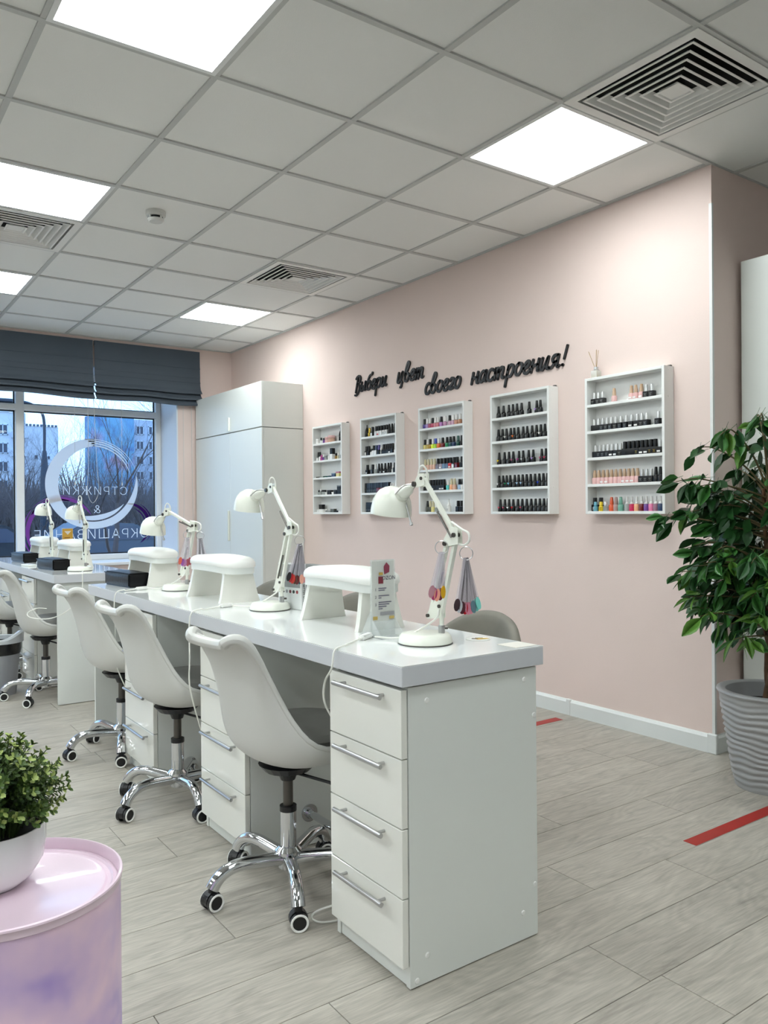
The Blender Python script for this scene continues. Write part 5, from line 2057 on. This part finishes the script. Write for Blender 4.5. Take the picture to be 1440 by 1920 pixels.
# rack beside the wardrobe: jars and small pots
row(4, 0, [5.700, 5.655, 5.622, 5.590], 'jar w w gy print;small k w;small w w;jar k vi')
bottle(4, 0, 5, 5.552, 'jar', 'pk', 'pk', None, 0, 1.15)
bottle(4, 0, 6, 5.495, 'jar', 'pk', 'nu', None, 0, 1.35)
bottle(4, 0, 7, 5.335, 'cone', 'k', 'k', None, -0.01, 1.15)
row(4, 1, [5.702, 5.676, 5.652, 5.618], 'taper k k w patch;taper k w;small mz mz;small w vi')
row_y = [(5.570, 'jar gy gy'), (5.527, 'tan w w'), (5.482, 'rect k w'), (5.425, 'small k am'), (5.390, 'small w c'), (5.352, 'square s cl')]
for i, (y, it) in enumerate(row_y):
    p = it.split()
    bottle(4, 1, i + 5, y, p[0], p[1], p[2], None, 0, 1.25 if p[0] == 'rect' else 1.0)


def flat_pack(si, y, w, h, code, name, label, d=0.03, z=0.0, band=None):
    t = thing(name, label, 'box', (3.368, y, SHZ[4 - si] + z), 0, 'small packs in the rack beside the wardrobe')
    bm = B()
    bbox(bm, -d / 2, d / 2, -w / 2, w / 2, 0, h * 0.72, 0.001)
    obj('box_base', bm, bmat(code), t)
    bm = B()
    bbox(bm, -d / 2 - 0.0006, d / 2 + 0.0006, -w / 2 - 0.0006, w / 2 + 0.0006, h * 0.7201, h, 0.001)
    obj('box_lid', bm, bmat(band or code), t)
    return t


flat_pack(2, 5.698, 0.045, 0.010, 'ol', 'nail_file_pack', 'flat dark pack at the left of the third shelf, rack beside the wardrobe')
flat_pack(2, 5.645, 0.04, 0.008, 'gy', 'nail_file_pack', 'thin grey pack on the third shelf, rack beside the wardrobe')
flat_pack(2, 5.585, 0.05, 0.012, 'dg', 'nail_file_pack', 'flat dark green pack mid third shelf, rack beside the wardrobe')
flat_pack(2, 5.52, 0.035, 0.012, 'te', 'nail_file_pack', 'small teal pack on the third shelf, rack beside the wardrobe')
flat_pack(2, 5.452, 0.05, 0.030, 'nv', 'small_carton', 'navy carton with pale lid on the third shelf, rack beside the wardrobe', 0.03, 0, 'sb')
flat_pack(2, 5.385, 0.045, 0.040, 'py', 'small_carton', 'yellow carton with red top at the right of the third shelf, rack beside the wardrobe', 0.03, 0, 'ro')
bottle(4, 3, 1, 5.700, 'small', 'k', 'cl', None, 0, 0.8)
bottle(4, 3, 2, 5.666, 'dropper', 'w', 'gy', None, 0, 0.8)
bottle(4, 3, 3, 5.618, 'jar', 'k', 'cl', None, 0, 0.95)
flat_pack(3, 5.570, 0.026, 0.020, 'w', 'small_carton', 'small white cube left of the fourth shelf middle, rack beside the wardrobe', 0.022)
flat_pack(3, 5.520, 0.055, 0.036, 'k', 'small_carton', 'black carton mid fourth shelf, rack beside the wardrobe')
flat_pack(3, 5.470, 0.026, 0.020, 'w', 'small_carton', 'small white cube right of the black carton on the fourth shelf', 0.022)
flat_pack(3, 5.425, 0.04, 0.036, 'k', 'small_carton', 'black carton right of the small white cube on the fourth shelf', 0.026)
flat_pack(3, 5.365, 0.055, 0.038, 'k', 'small_carton', 'lower of two stacked black cartons at the right of the fourth shelf', 0.03)
flat_pack(3, 5.370, 0.05, 0.034, 'k', 'small_carton', 'upper of two stacked black cartons, grey front, right of the fourth shelf', 0.03, 0.0382, 'gy')
flat_pack(4, 5.690, 0.045, 0.026, 'w', 'small_carton', 'white carton at the left of the bottom shelf, rack beside the wardrobe')
flat_pack(4, 5.640, 0.045, 0.026, 'w', 'small_carton', 'white carton second on the bottom shelf, rack beside the wardrobe')
flat_pack(4, 5.655, 0.052, 0.038, 'k', 'small_carton', 'black carton resting on white cartons on the bottom shelf, rack beside the wardrobe', 0.028, 0.0262)
bottle(4, 4, 1, 5.585, 'small', 'w', 'gy', None, 0, 0.6)
flat_pack(4, 5.530, 0.045, 0.014, 'gy', 'nail_file_pack', 'flat grey pack mid bottom shelf, rack beside the wardrobe')
flat_pack(4, 5.472, 0.05, 0.028, 'ol', 'small_carton', 'olive carton on the bottom shelf, rack beside the wardrobe')
flat_pack(4, 5.412, 0.05, 0.014, 'k', 'nail_file_pack', 'flat black pack on the bottom shelf, rack beside the wardrobe')
flat_pack(4, 5.357, 0.04, 0.014, 'w', 'nail_file_pack', 'flat white pack at the right of the bottom shelf, rack beside the wardrobe')

# reed diffuser on the nearest rack
rd = thing('reed_diffuser', 'glass reed diffuser standing on top of the rack nearest the ficus', 'diffuser', (3.368, 2.80, RZ1))
bm = B()
lathe(bm, [(0, 0), (0.026, 0), (0.027, 0.003), (0.027, 0.038), (0.012, 0.046), (0.01, 0.046), (0.024, 0.036), (0.0245, 0.003), (0, 0.003)], 4, rot=PI / 4)
obj('flask', bm, mat('flask_glass', (220, 222, 214), 0.05, alpha=0.35), rd)
bm = B()
lathe(bm, [(0, 0.0035), (0.024, 0.0035), (0.024, 0.02), (0, 0.02)], 4, rot=PI / 4)
obj('oil', bm, mat('diffuser_oil', (206, 186, 120), 0.1, alpha=0.5), rd)
bm = B()
cyl(bm, (0, 0, 0.046), (0, 0, 0.06), 0.012, n=14)
obj('neck_collar', bm, M_steel, rd, smooth=True)
for dx, dy in ((0, 0.05), (0.005, 0.002), (-0.01, -0.012), (0.01, -0.008)):
    bm = B()
    cyl(bm, (-dx * .3, -dy * 0.3, 0.006), (dx, dy, 0.15), 0.0013, n=6)
    obj('reed', bm, mat('reed_stick', (170, 136, 80), 0.7), rd)

# ------------------------------------------------------------------ wall lettering
# strokes in units: x right, y up, x-height = 1
GL = {
    'В': (1.15, [[(0.12, 1.45), (0.3, 1.62), (0.7, 1.72), (0.98, 1.5), (0.92, 1.12), (0.55, 0.88), (0.42, 0.86)], [(0.45, 0.88), (0.8, 0.72), (0.92, 0.35), (0.72, -0.1), (0.38, -0.32), (0.12, -0.3)], [(0.46, 1.5), (0.38, 0.9), (0.22, 0.0)]]),
    'ы': (1.15, [[(0.18, 0.95), (0.08, 0.3), (0.12, 0.06), (0.32, 0.04), (0.52, 0.25), (0.45, 0.52), (0.2, 0.5)], [(0.9, 0.95), (0.8, 0.3), (0.86, 0.05), (1.05, 0.12)]]),
    'б': (0.95, [[(1.0, 1.72), (0.92, 1.55), (0.5, 1.42), (0.2, 0.9), (0.12, 0.3), (0.3, 0.02), (0.6, 0.08), (0.8, 0.45), (0.7, 0.85), (0.45, 0.9), (0.22, 0.6)]]),
    'е': (0.88, [[(0.12, 0.42), (0.5, 0.52), (0.72, 0.78), (0.58, 0.98), (0.3, 0.85), (0.12, 0.45), (0.2, 0.08), (0.5, 0.0), (0.85, 0.3)]]),
    'р': (1.0, [[(0.25, 0.95), (0.12, 0.1), (0.02, -0.75)], [(0.2, 0.6), (0.45, 0.95), (0.75, 0.9), (0.82, 0.5), (0.6, 0.08), (0.3, 0.04), (0.14, 0.22)]]),
    'и': (1.05, [[(0.2, 0.95), (0.08, 0.3), (0.15, 0.04), (0.4, 0.12), (0.75, 0.9)], [(0.82, 0.98), (0.7, 0.3), (0.78, 0.04), (1.0, 0.12)]]),
    'ц': (1.1, [[(0.2, 0.95), (0.08, 0.3), (0.15, 0.04), (0.4, 0.12), (0.75, 0.9)], [(0.82, 0.98), (0.7, 0.3), (0.76, 0.04), (0.85, -0.05), (0.72, -0.4), (0.62, -0.45)]]),
    'в': (0.95, [[(0.18, 0.6), (0.55, 1.1), (0.75, 1.62), (0.55, 1.78), (0.3, 1.3), (0.12, 0.4), (0.25, 0.05), (0.55, 0.04), (0.78, 0.4), (0.66, 0.72), (0.4, 0.72)]]),
    'т': (1.5, [[(0.22, 0.95), (0.1, 0.0)], [(0.15, 0.55), (0.42, 0.92), (0.62, 0.85), (0.6, 0.5), (0.52, 0.0)], [(0.58, 0.55), (0.85, 0.92), (1.1, 0.88), (1.08, 0.5), (1.0, 0.15), (1.1, 0.02), (1.3, 0.1)]]),
    'с': (0.85, [[(0.78, 0.8), (0.6, 0.97), (0.3, 0.85), (0.12, 0.45), (0.22, 0.08), (0.5, 0.0), (0.82, 0.25)]]),
    'о': (0.95, [[(0.5, 0.97), (0.22, 0.8), (0.1, 0.4), (0.25, 0.05), (0.55, 0.06), (0.8, 0.45), (0.78, 0.85), (0.5, 0.97), (0.4, 0.95)]]),
    'г': (0.8, [[(0.15, 0.75), (0.35, 0.97), (0.62, 0.92), (0.64, 0.65), (0.3, 0.3), (0.15, 0.08), (0.35, 0.02), (0.7, 0.14)]]),
    'н': (1.05, [[(0.22, 0.97), (0.1, 0.0)], [(0.15, 0.45), (0.5, 0.52), (0.78, 0.55)], [(0.85, 0.97), (0.74, 0.3), (0.8, 0.04), (1.0, 0.1)]]),
    'а': (1.0, [[(0.78, 0.85), (0.5, 0.97), (0.22, 0.75), (0.1, 0.35), (0.22, 0.04), (0.48, 0.12), (0.72, 0.6)], [(0.84, 0.97), (0.74, 0.3), (0.8, 0.04), (1.0, 0.12)]]),
    'я': (0.95, [[(0.8, 0.97), (0.42, 0.97), (0.22, 0.72), (0.38, 0.45), (0.72, 0.5)], [(0.84, 0.97), (0.74, 0.3), (0.8, 0.04), (0.98, 0.12)], [(0.5, 0.45), (0.3, 0.15), (0.02, 0.02)]]),
    '!': (0.6, [[(0.42, 1.75), (0.28, 0.62)], [(0.2, 0.08), (0.215, 0.1)]]),
}


def letter_ribbon(bm, pts, w, ycoord):
    """flat cut letter stroke of width w with rounded ends; pts in (s along reading direction, z)"""
    pts = [Vector((p[0], p[1], 0)) for p in pts]
    P = catmull(pts, 5)
    n = len(P)
    Lf, Rt = [], []
    for i, p in enumerate(P):
        d = P[min(i + 1, n - 1)] - P[max(i - 1, 0)]
        if d.length < 1e-9:
            d = Vector((1, 0, 0))
        d.normalize()
        nn = Vector((-d.y, d.x, 0))
        Lf.append(p + nn * w)
        Rt.append(p - nn * w)
    for tag_, x in (('f', XW - 0.012), ('b', XW - 0.0015)):
        pass
    vf = [[bm.verts.new((XW - 0.012, -q.x, q.y)) for q in (a, b_)] for a, b_ in zip(Lf, Rt)]
    vb = [[bm.verts.new((XW - 0.0015, -q.x, q.y)) for q in (a, b_)] for a, b_ in zip(Lf, Rt)]
    for i in range(n - 1):
        bm.faces.new((vf[i][0], vf[i][1], vf[i + 1][1], vf[i + 1][0]))
        bm.faces.new((vb[i][0], vb[i + 1][0], vb[i + 1][1], vb[i][1]))
        bm.faces.new((vf[i][0], vf[i + 1][0], vb[i + 1][0], vb[i][0]))
        bm.faces.new((vf[i][1], vb[i][1], vb[i + 1][1], vf[i + 1][1]))
    for e in (P[0], P[-1]):
        c = 10
        a = [bm.verts.new((XW - 0.012, -(e.x + w * math.cos(2 * PI * k / c)), e.y + w * math.sin(2 * PI * k / c))) for k in range(c)]
        b_ = [bm.verts.new((XW - 0.0015, v.co.y, v.co.z)) for v in a]
        bm.faces.new(a)
        for k in range(c):
            bm.faces.new((a[k], a[(k + 1) % c], b_[(k + 1) % c], b_[k]))


def wall_word(word, y_start, y_end, z, xh, label, wk=0.105):
    total = sum(GL[c][0] for c in word)
    su = abs(y_start - y_end) / total
    bm = B()
    s = -y_start
    w = xh * wk
    for c in word:
        adv, strokes = GL[c]
        for st in strokes:
            pts = [(s + (px + 0.16 * (py - 0.4)) * su, z + py * xh) for px, py in st]
            if c == '!' and len(st) == 2 and st[0][1] < 0.2:
                letter_ribbon(bm, pts, w * 1.25, 0)
            else:
                letter_ribbon(bm, pts, w, 0)
        s += adv * su
    o = obj('wall_lettering', bm, M_text)
    tag(o, label, 'lettering', 'black script words on the pink wall')


wall_word('Выбери', 5.195, 4.765, 2.072, 0.071, 'black script word at the far left of the wall slogan', 0.112)
wall_word('цвет', 4.635, 4.315, 2.070, 0.075, 'short black script word, second in the wall slogan', 0.112)
wall_word('своего', 4.315, 3.935, 1.95, 0.074, 'black script word above the middle rack, third in the slogan', 0.115)
wall_word('настроения', 3.835, 3.09, 1.955, 0.072, 'longest black script word, above the second rack from the ficus', 0.115)
wall_word('!', 3.078, 3.03, 1.957, 0.062, 'black exclamation mark ending the wall slogan', 0.11)

# ------------------------------------------------------------------ red floor tapes
M_red = mat('red_floor_tape', (166, 36, 28), 0.45, var=0.06, scale=14)
for (x0, x1, y0, y1, lab) in ((2.425, 3.05, 1.602, 1.652, 'red floor tape strip in front of the ficus pot'), (2.7, 3.297, 2.985, 3.04, 'red floor tape strip near the skirting, partly behind the desk')):
    bm = B()
    prism(bm, [(x0, y0), (x1, y0), (x1, y1), (x0 + (0.0 if y0 < 2 else 0), y1)], (0, 0, 0.0003), (1, 0, 0), (0, 1, 0), (0, 0, 1), 0.0007)
    tag(obj('floor_tape', bm, M_red), lab, 'tape', 'red floor tapes')

# ------------------------------------------------------------------ pink drum table with potted bush
DX, DY, DZT, DR = 0.271, 1.543, 0.5, 0.187


def drum_mat():
    m = bpy.data.materials.new('pink_lilac_spray_paint')
    m.use_nodes = True
    nt = m.node_tree
    b = nt.nodes['Principled BSDF']
    tc = nt.nodes.new('ShaderNodeTexCoord')
    nz = nt.nodes.new('ShaderNodeTexNoise')
    nz.inputs['Scale'].default_value = 6.5
    nz.inputs['Detail'].default_value = 3
    nz.inputs['Roughness'].default_value = 0.5
    rp = nt.nodes.new('ShaderNodeValToRGB')
    e = rp.color_ramp.elements
    e[0].position, e[0].color = 0.30, lin((164, 142, 214))
    e[1].position, e[1].color = 0.62, lin((242, 210, 230))
    x = e.new(0.45)
    x.color = lin((218, 190, 226))
    nt.links.new(tc.outputs['Object'], nz.inputs['Vector'])
    nt.links.new(nz.outputs[0], rp.inputs[0])
    nt.links.new(rp.outputs[0], b.inputs['Base Color'])
    b.inputs['Roughness'].default_value = 0.3
    return m


M_drum = drum_mat()
M_drumt = mat('drum_top_pink', (236, 212, 226), 0.3, coat=0.3, var=0.02, scale=8)
dr = thing('drum_table', 'pink and lilac painted metal drum used as a side table', 'drum', (DX, DY, 0))
bm = B()
lathe(bm, [(DR - 0.006, 0.0), (DR - 0.003, 0.004), (DR - 0.003, 0.15), (DR + 0.001, 0.158), (DR + 0.003, 0.166), (DR + 0.001, 0.174), (DR - 0.003, 0.182), (DR - 0.003, DZT - 0.016)], 72)
obj('body', bm, M_drum, dr, smooth=True)
bm = B()
lathe(bm, [(0, DZT - 0.021), (DR - 0.040, DZT - 0.021), (DR - 0.036, DZT - 0.019), (DR - 0.03, DZT - 0.019), (DR - 0.026, DZT - 0.0225), (DR - 0.02, DZT - 0.0225), (DR - 0.016, DZT - 0.019), (DR - 0.012, DZT - 0.021), (DR - 0.007, DZT - 0.021)], 72)
obj('top', bm, M_drumt, dr, smooth=True)
bm = B()
lathe(bm, [(DR - 0.0069, DZT - 0.022), (DR - 0.0062, DZT - 0.003), (DR - 0.004, DZT), (DR, DZT - 0.001), (DR + 0.001, DZT - 0.004), (DR - 0.001, DZT - 0.008), (DR - 0.001, DZT - 0.017), (DR - 0.0029, DZT - 0.0185)], 72)
obj('rim', bm, M_drumt, dr, smooth=True)

PX, PY, PZ = 0.247, 1.592, DZT - 0.0208
pt = thing('potted_bush', 'small artificial green bush in a glossy white round pot on the drum', 'potted plant', (PX, PY, PZ))
bm = B()
lathe(bm, [(0, 0), (0.046, 0), (0.052, 0.003), (0.072, 0.02), (0.086, 0.045), (0.091, 0.075), (0.0905, 0.108), (0.0875, 0.108), (0.087, 0.075), (0.082, 0.047), (0.068, 0.024), (0.048, 0.01), (0, 0.01)], 48)
obj('pot', bm, mat('glazed_white_pot', (228, 231, 228), 0.12, coat=0.4), pt, smooth=True)
bm = B()
lathe(bm, [(0, 0.094), (0.0868, 0.094), (0.0868, 0.088), (0, 0.086)], 32)
obj('soil', bm, mat('dark_soil', (30, 26, 22), 0.95, bump=0.5, bscale=80), pt)
fr = random.Random(5)
stems = B()
leaves = [B(), B(), B()]


def leaf_small(bm, p, d, up, L, W):
    s = d.cross(up)
    if s.length < 1e-4:
        s = Vector((1, 0, 0))
    s.normalize()
    n = s.cross(d).normalized()
    a = [p, p + d * L * 0.35 + s * W * 0.8 + n * L * 0.1, p + d * L * 0.75 + s * W * 0.8 + n * L * 0.1, p + d * L + n * L * 0.02, p + d * L * 0.75 - s * W * 0.8 + n * L * 0.1, p + d * L * 0.35 - s * W * 0.8 + n * L * 0.1]
    m_ = [p + d * L * 0.35, p + d * L * 0.75]
    v = [bm.verts.new(q) for q in a]
    m0, m1 = bm.verts.new(m_[0]), bm.verts.new(m_[1])
    bm.faces.new((v[0], v[1], m0))
    bm.faces.new((v[1], v[2], m1, m0))
    bm.faces.new((v[2], v[3], m1))
    bm.faces.new((v[3], v[4], m1))
    bm.faces.new((v[4], v[5], m0, m1))
    bm.faces.new((v[5], v[0], m0))


for i in range(250):
    th = fr.uniform(0, 2 * PI)
    ph = math.acos(fr.uniform(-0.12, 1.0))
    d = Vector((math.sin(ph) * math.cos(th), math.sin(ph) * math.sin(th), math.cos(ph)))
    R = 0.128 * fr.uniform(0.72, 1.06) * (1.0 if d.z > 0.1 else 0.95)
    r0 = fr.uniform(0.0, 0.05)
    p0 = Vector((r0 * math.cos(th), r0 * math.sin(th), 0.094))
    c = Vector((0, 0, 0.155))
    p3 = c + Vector((d.x * R * 1.0, d.y * R * 1.0, d.z * R * 0.92 - 0.006))
    p3.z = max(p3.z, 0.1)
    mid = p0.lerp(p3, 0.5) + Vector((0, 0, 0.02)) - Vector((d.x, d.y, 0)) * 0.012
    path = catmull([p0, mid, p3], 4)
    tube(stems, path, [0.0014 - 0.0006 * k / len(path) for k in range(len(path))], 4, cap=False)
    N = 9
    for k in range(N):
        t = 0.42 + 0.58 * k / (N - 1)
        q = p0.lerp(mid, t * 2) if t < 0.5 else mid.lerp(p3, t * 2 - 1)
        ax = (p3 - mid).normalized()
        u, v = frame_of(ax)
        for s in range(2 if k < N - 1 else 4):
            a = k * 1.5 + s * (PI if k < N - 1 else PI / 2)
            dd = (u * math.cos(a) + v * math.sin(a) + ax * (0.55 if k < N - 1 else 0.8)).normalized()
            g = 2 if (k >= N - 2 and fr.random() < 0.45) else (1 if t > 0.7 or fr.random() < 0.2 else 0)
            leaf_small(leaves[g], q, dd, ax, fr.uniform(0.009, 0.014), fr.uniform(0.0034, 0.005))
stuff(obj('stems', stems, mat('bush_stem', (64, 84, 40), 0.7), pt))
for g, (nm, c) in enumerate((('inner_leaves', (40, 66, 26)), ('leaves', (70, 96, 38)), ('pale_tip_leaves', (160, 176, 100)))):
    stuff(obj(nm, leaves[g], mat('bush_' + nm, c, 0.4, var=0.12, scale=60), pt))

# ------------------------------------------------------------------ ficus in the grey ribbed pot
FX, FY = 3.195, 1.765
fi = thing('potted_ficus', 'tall ficus tree in a grey wavy ribbed pot by the pink wall corner', 'potted plant', (FX, FY, 0))


def wavy_pot():
    bm = B()
    n, m = 96, 90
    Hh = 0.385
    rows = []
    for j in range(m + 1):
        v = j / m
        z = 0.385 * v
        r = 0.135 + 0.062 * v ** 0.9
        row = []
        for i in range(n):
            a = 2 * PI * i / n
            amp = 0.0036 * min(1, min(v * 8, (1 - v) * 7))
            ph = z * 2 * PI / 0.026 + 1.3 * math.sin(3 * a + 6 * v) + 0.8 * math.sin(7 * a - 9 * v) + 0.5 * math.sin(2 * a + 14 * v)
            wv = math.sin(ph)
            rr = r + amp * (abs(wv) ** 0.7 * (1 if wv > 0 else -1))
            row.append(bm.verts.new((rr * math.cos(a), rr * math.sin(a), z)))
        rows.append(row)
    for a, b_ in zip(rows[:-1], rows[1:]):
        for i in range(n):
            bm.faces.new((a[i], a[(i + 1) % n], b_[(i + 1) % n], b_[i]))
    # rim and inside
    prof = [(0.203, 0.386), (0.206, 0.392), (0.204, 0.399), (0.196, 0.401), (0.176, 0.4), (0.17, 0.395), (0.166, 0.33), (0.0, 0.328)]
    prev = rows[-1]
    for r, z in prof:
        if r == 0:
            c = bm.verts.new((0, 0, z))
            for i in range(n):
                bm.faces.new((prev[i], prev[(i + 1) % n], c))
        else:
            cur = [bm.verts.new((r * math.cos(2 * PI * i / n), r * math.sin(2 * PI * i / n), z)) for i in range(n)]
            for i in range(n):
                bm.faces.new((prev[i], prev[(i + 1) % n], cur[(i + 1) % n], cur[i]))
            prev = cur
    bm.faces.new(rows[0][::-1])
    return bm


obj('pot', wavy_pot(), mat('grey_plastic_pot', (160, 160, 160), 0.42), fi, smooth=True)
bm = B()
lathe(bm, [(0, 0.336), (0.164, 0.334), (0.164, 0.329), (0, 0.3285)], 32)
obj('soil', bm, _mats['dark_soil'], fi)
M_trunk = mat('ficus_trunk', (92, 66, 44), 0.8, var=0.35, scale=30, bump=0.5, bscale=50)
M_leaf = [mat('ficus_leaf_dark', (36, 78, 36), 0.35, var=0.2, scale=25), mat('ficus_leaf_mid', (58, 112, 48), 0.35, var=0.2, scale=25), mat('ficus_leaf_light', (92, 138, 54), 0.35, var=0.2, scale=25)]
trunks = []
for k in range(3):
    pts = []
    for i in range(26):
        z = 0.33 + i * 0.036
        a = i * 0.42 + k * 2.1
        r = 0.017 + 0.004 * math.sin(i * 0.9)
        pts.append((0.0 + r * math.cos(a) + 0.01 * math.sin(z * 3), r * math.sin(a), z))
    bm = B()
    tube(bm, pts, [0.0145 - 0.0003 * i for i in range(26)], 9)
    obj('trunk', bm, M_trunk, fi, smooth=True)


def ficus_leaf_mesh(curl, fold):
    bm = B()
    prof = [(0.0, 0.0), (0.12, 0.16), (0.3, 0.34), (0.5, 0.40), (0.7, 0.31), (0.86, 0.15), (0.95, 0.05), (1.0, 0.0)]
    mid, lf, rt = [], [], []
    for t, w in prof:
        z = -curl * t * t
        mid.append(bm.verts.new((t, 0, z)))
        if w > 0:
            lf.append(bm.verts.new((t + 0.02, w * 0.62, z + fold * w)))
            rt.append(bm.verts.new((t + 0.02, -w * 0.62, z + fold * w)))
        else:
            lf.append(None)
            rt.append(None)
    for side in (lf, rt):
        for i in range(len(prof) - 1):
            q = [v for v in (mid[i], mid[i + 1], side[i + 1], side[i]) if v is not None]
            bm.faces.new(q)
    # petiole
    tube(bm, [(-0.28, 0, 0.03), (0.02, 0, 0.002)], [0.009, 0.011], 3, cap=False)
    return bm


LM = []
for g in range(3):
    for (cu, fo) in ((0.12, 0.12), (0.3, 0.2), (0.05, 0.05)):
        b = ficus_leaf_mesh(cu, fo)
        me = bpy.data.meshes.new('leaf')
        b.to_mesh(me)
        b.free()
        me.materials.append(M_leaf[g])
        for p in me.polygons:
            p.use_smooth = True
        LM.append(me)
lr = random.Random(21)
br = B()
leafspots = []
CAMV = Vector((-0.87, -0.49, 0.0))
n_br = 0


def add_branch(z0, az, length, rise, nl):
    d = Vector((math.cos(az), math.sin(az), 0))
    p0 = Vector((0, 0, z0))
    p1 = p0 + d * length * 0.35 + Vector((0, 0, rise * 0.6))
    p2 = p0 + d * length * 0.75 + Vector((0, 0, rise * 0.95))
    p3 = p0 + d * length + Vector((0, 0, rise * 0.85))
    path = catmull([p0, p1, p2, p3], 5)
    tube(br, path, [0.005 - 0.0035 * i / (len(path) - 1) for i in range(len(path))], 5, cap=False)
    for k in range(nl):
        t = 0.28 + 0.72 * (k + lr.random() * 0.5) / nl
        q = path[min(len(path) - 1, int(t * (len(path) - 1)))]
        q = q + Vector((lr.uniform(-.02, .02), lr.uniform(-.02, .02), lr.uniform(-.02, .02)))
        sd = 1 if k % 2 else -1
        a2 = az + sd * lr.uniform(0.3, 1.2)
        pit = lr.uniform(-1.15, 0.15)
        leafspots.append((q, a2, pit, lr.uniform(0.075, 0.108), lr.uniform(-1.3, 1.3)))


for i in range(92):
    z0 = lr.uniform(0.64, 1.26)
    az = lr.uniform(0, 2 * PI)
    L = lr.uniform(0.2, 0.38) * (1.0 if z0 < 1.15 else 0.8)
    # keep the crown clear of the wall and cabinet
    ex, ey = math.cos(az) * L, math.sin(az) * L
    if FX + ex > XW - 0.02 and FY + ey > YC - 0.12:
        continue
    if FX + ex > 3.55:
        L *= (3.52 - FX) / ex
    if FX + ex < 2.62:
        L *= 0.9
    add_branch(z0, az, L, lr.uniform(0.0, 0.16), 9)
# boughs seen in the photograph: left ones and the top shoot
for (z0, az, L, rs, nl) in ((1.02, 2.45, 0.45, 0.10, 18), (1.16, 2.5, 0.38, 0.12, 14), (0.86, 2.4, 0.36, 0.03, 14), (0.74, 2.55, 0.29, 0.0, 12), (0.68, 2.75, 0.25, 0.0, 9), (1.22, 2.2, 0.3, 0.2, 10), (1.22, 2.9, 0.26, 0.26, 10), (1.24, 3.5, 0.2, 0.3, 9), (1.2, 0.2, 0.16, 0.3, 8), (0.62, 3.2, 0.3, 0.02, 9), (1.24, 1.0, 0.1, 0.32, 8)):
    add_branch(z0, az, L, rs, nl)
obj('branches', br, mat('ficus_branch', (96, 84, 52), 0.7), fi, smooth=True)
# the 300 leaves nearest the viewer as single parts, the rest joined
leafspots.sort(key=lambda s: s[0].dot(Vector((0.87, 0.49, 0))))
rest = B()
for i, (q, a2, pit, L, roll) in enumerate(leafspots):
    g = 0 if lr.random() < 0.38 else (1 if lr.random() < 0.72 else 2)
    me = LM[g * 3 + lr.randrange(3)]
    mtx = Matrix.Translation(q) @ Matrix.Rotation(a2, 4, 'Z') @ Matrix.Rotation(-pit, 4, 'Y') @ Matrix.Rotation(roll, 4, 'X') @ Matrix.Scale(L, 4)
    if i < 300:
        o = bpy.data.objects.new('leaf', me)
        COL.objects.link(o)
        o.parent = fi
        o.matrix_local = mtx
    else:
        b2 = B()
        b2.from_mesh(me)
        b2.transform(mtx)
        merge(rest, b2)
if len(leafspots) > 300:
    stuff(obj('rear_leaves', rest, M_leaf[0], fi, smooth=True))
print('planks', _np, 'leaves', len(leafspots), 'objects', len(bpy.data.objects))
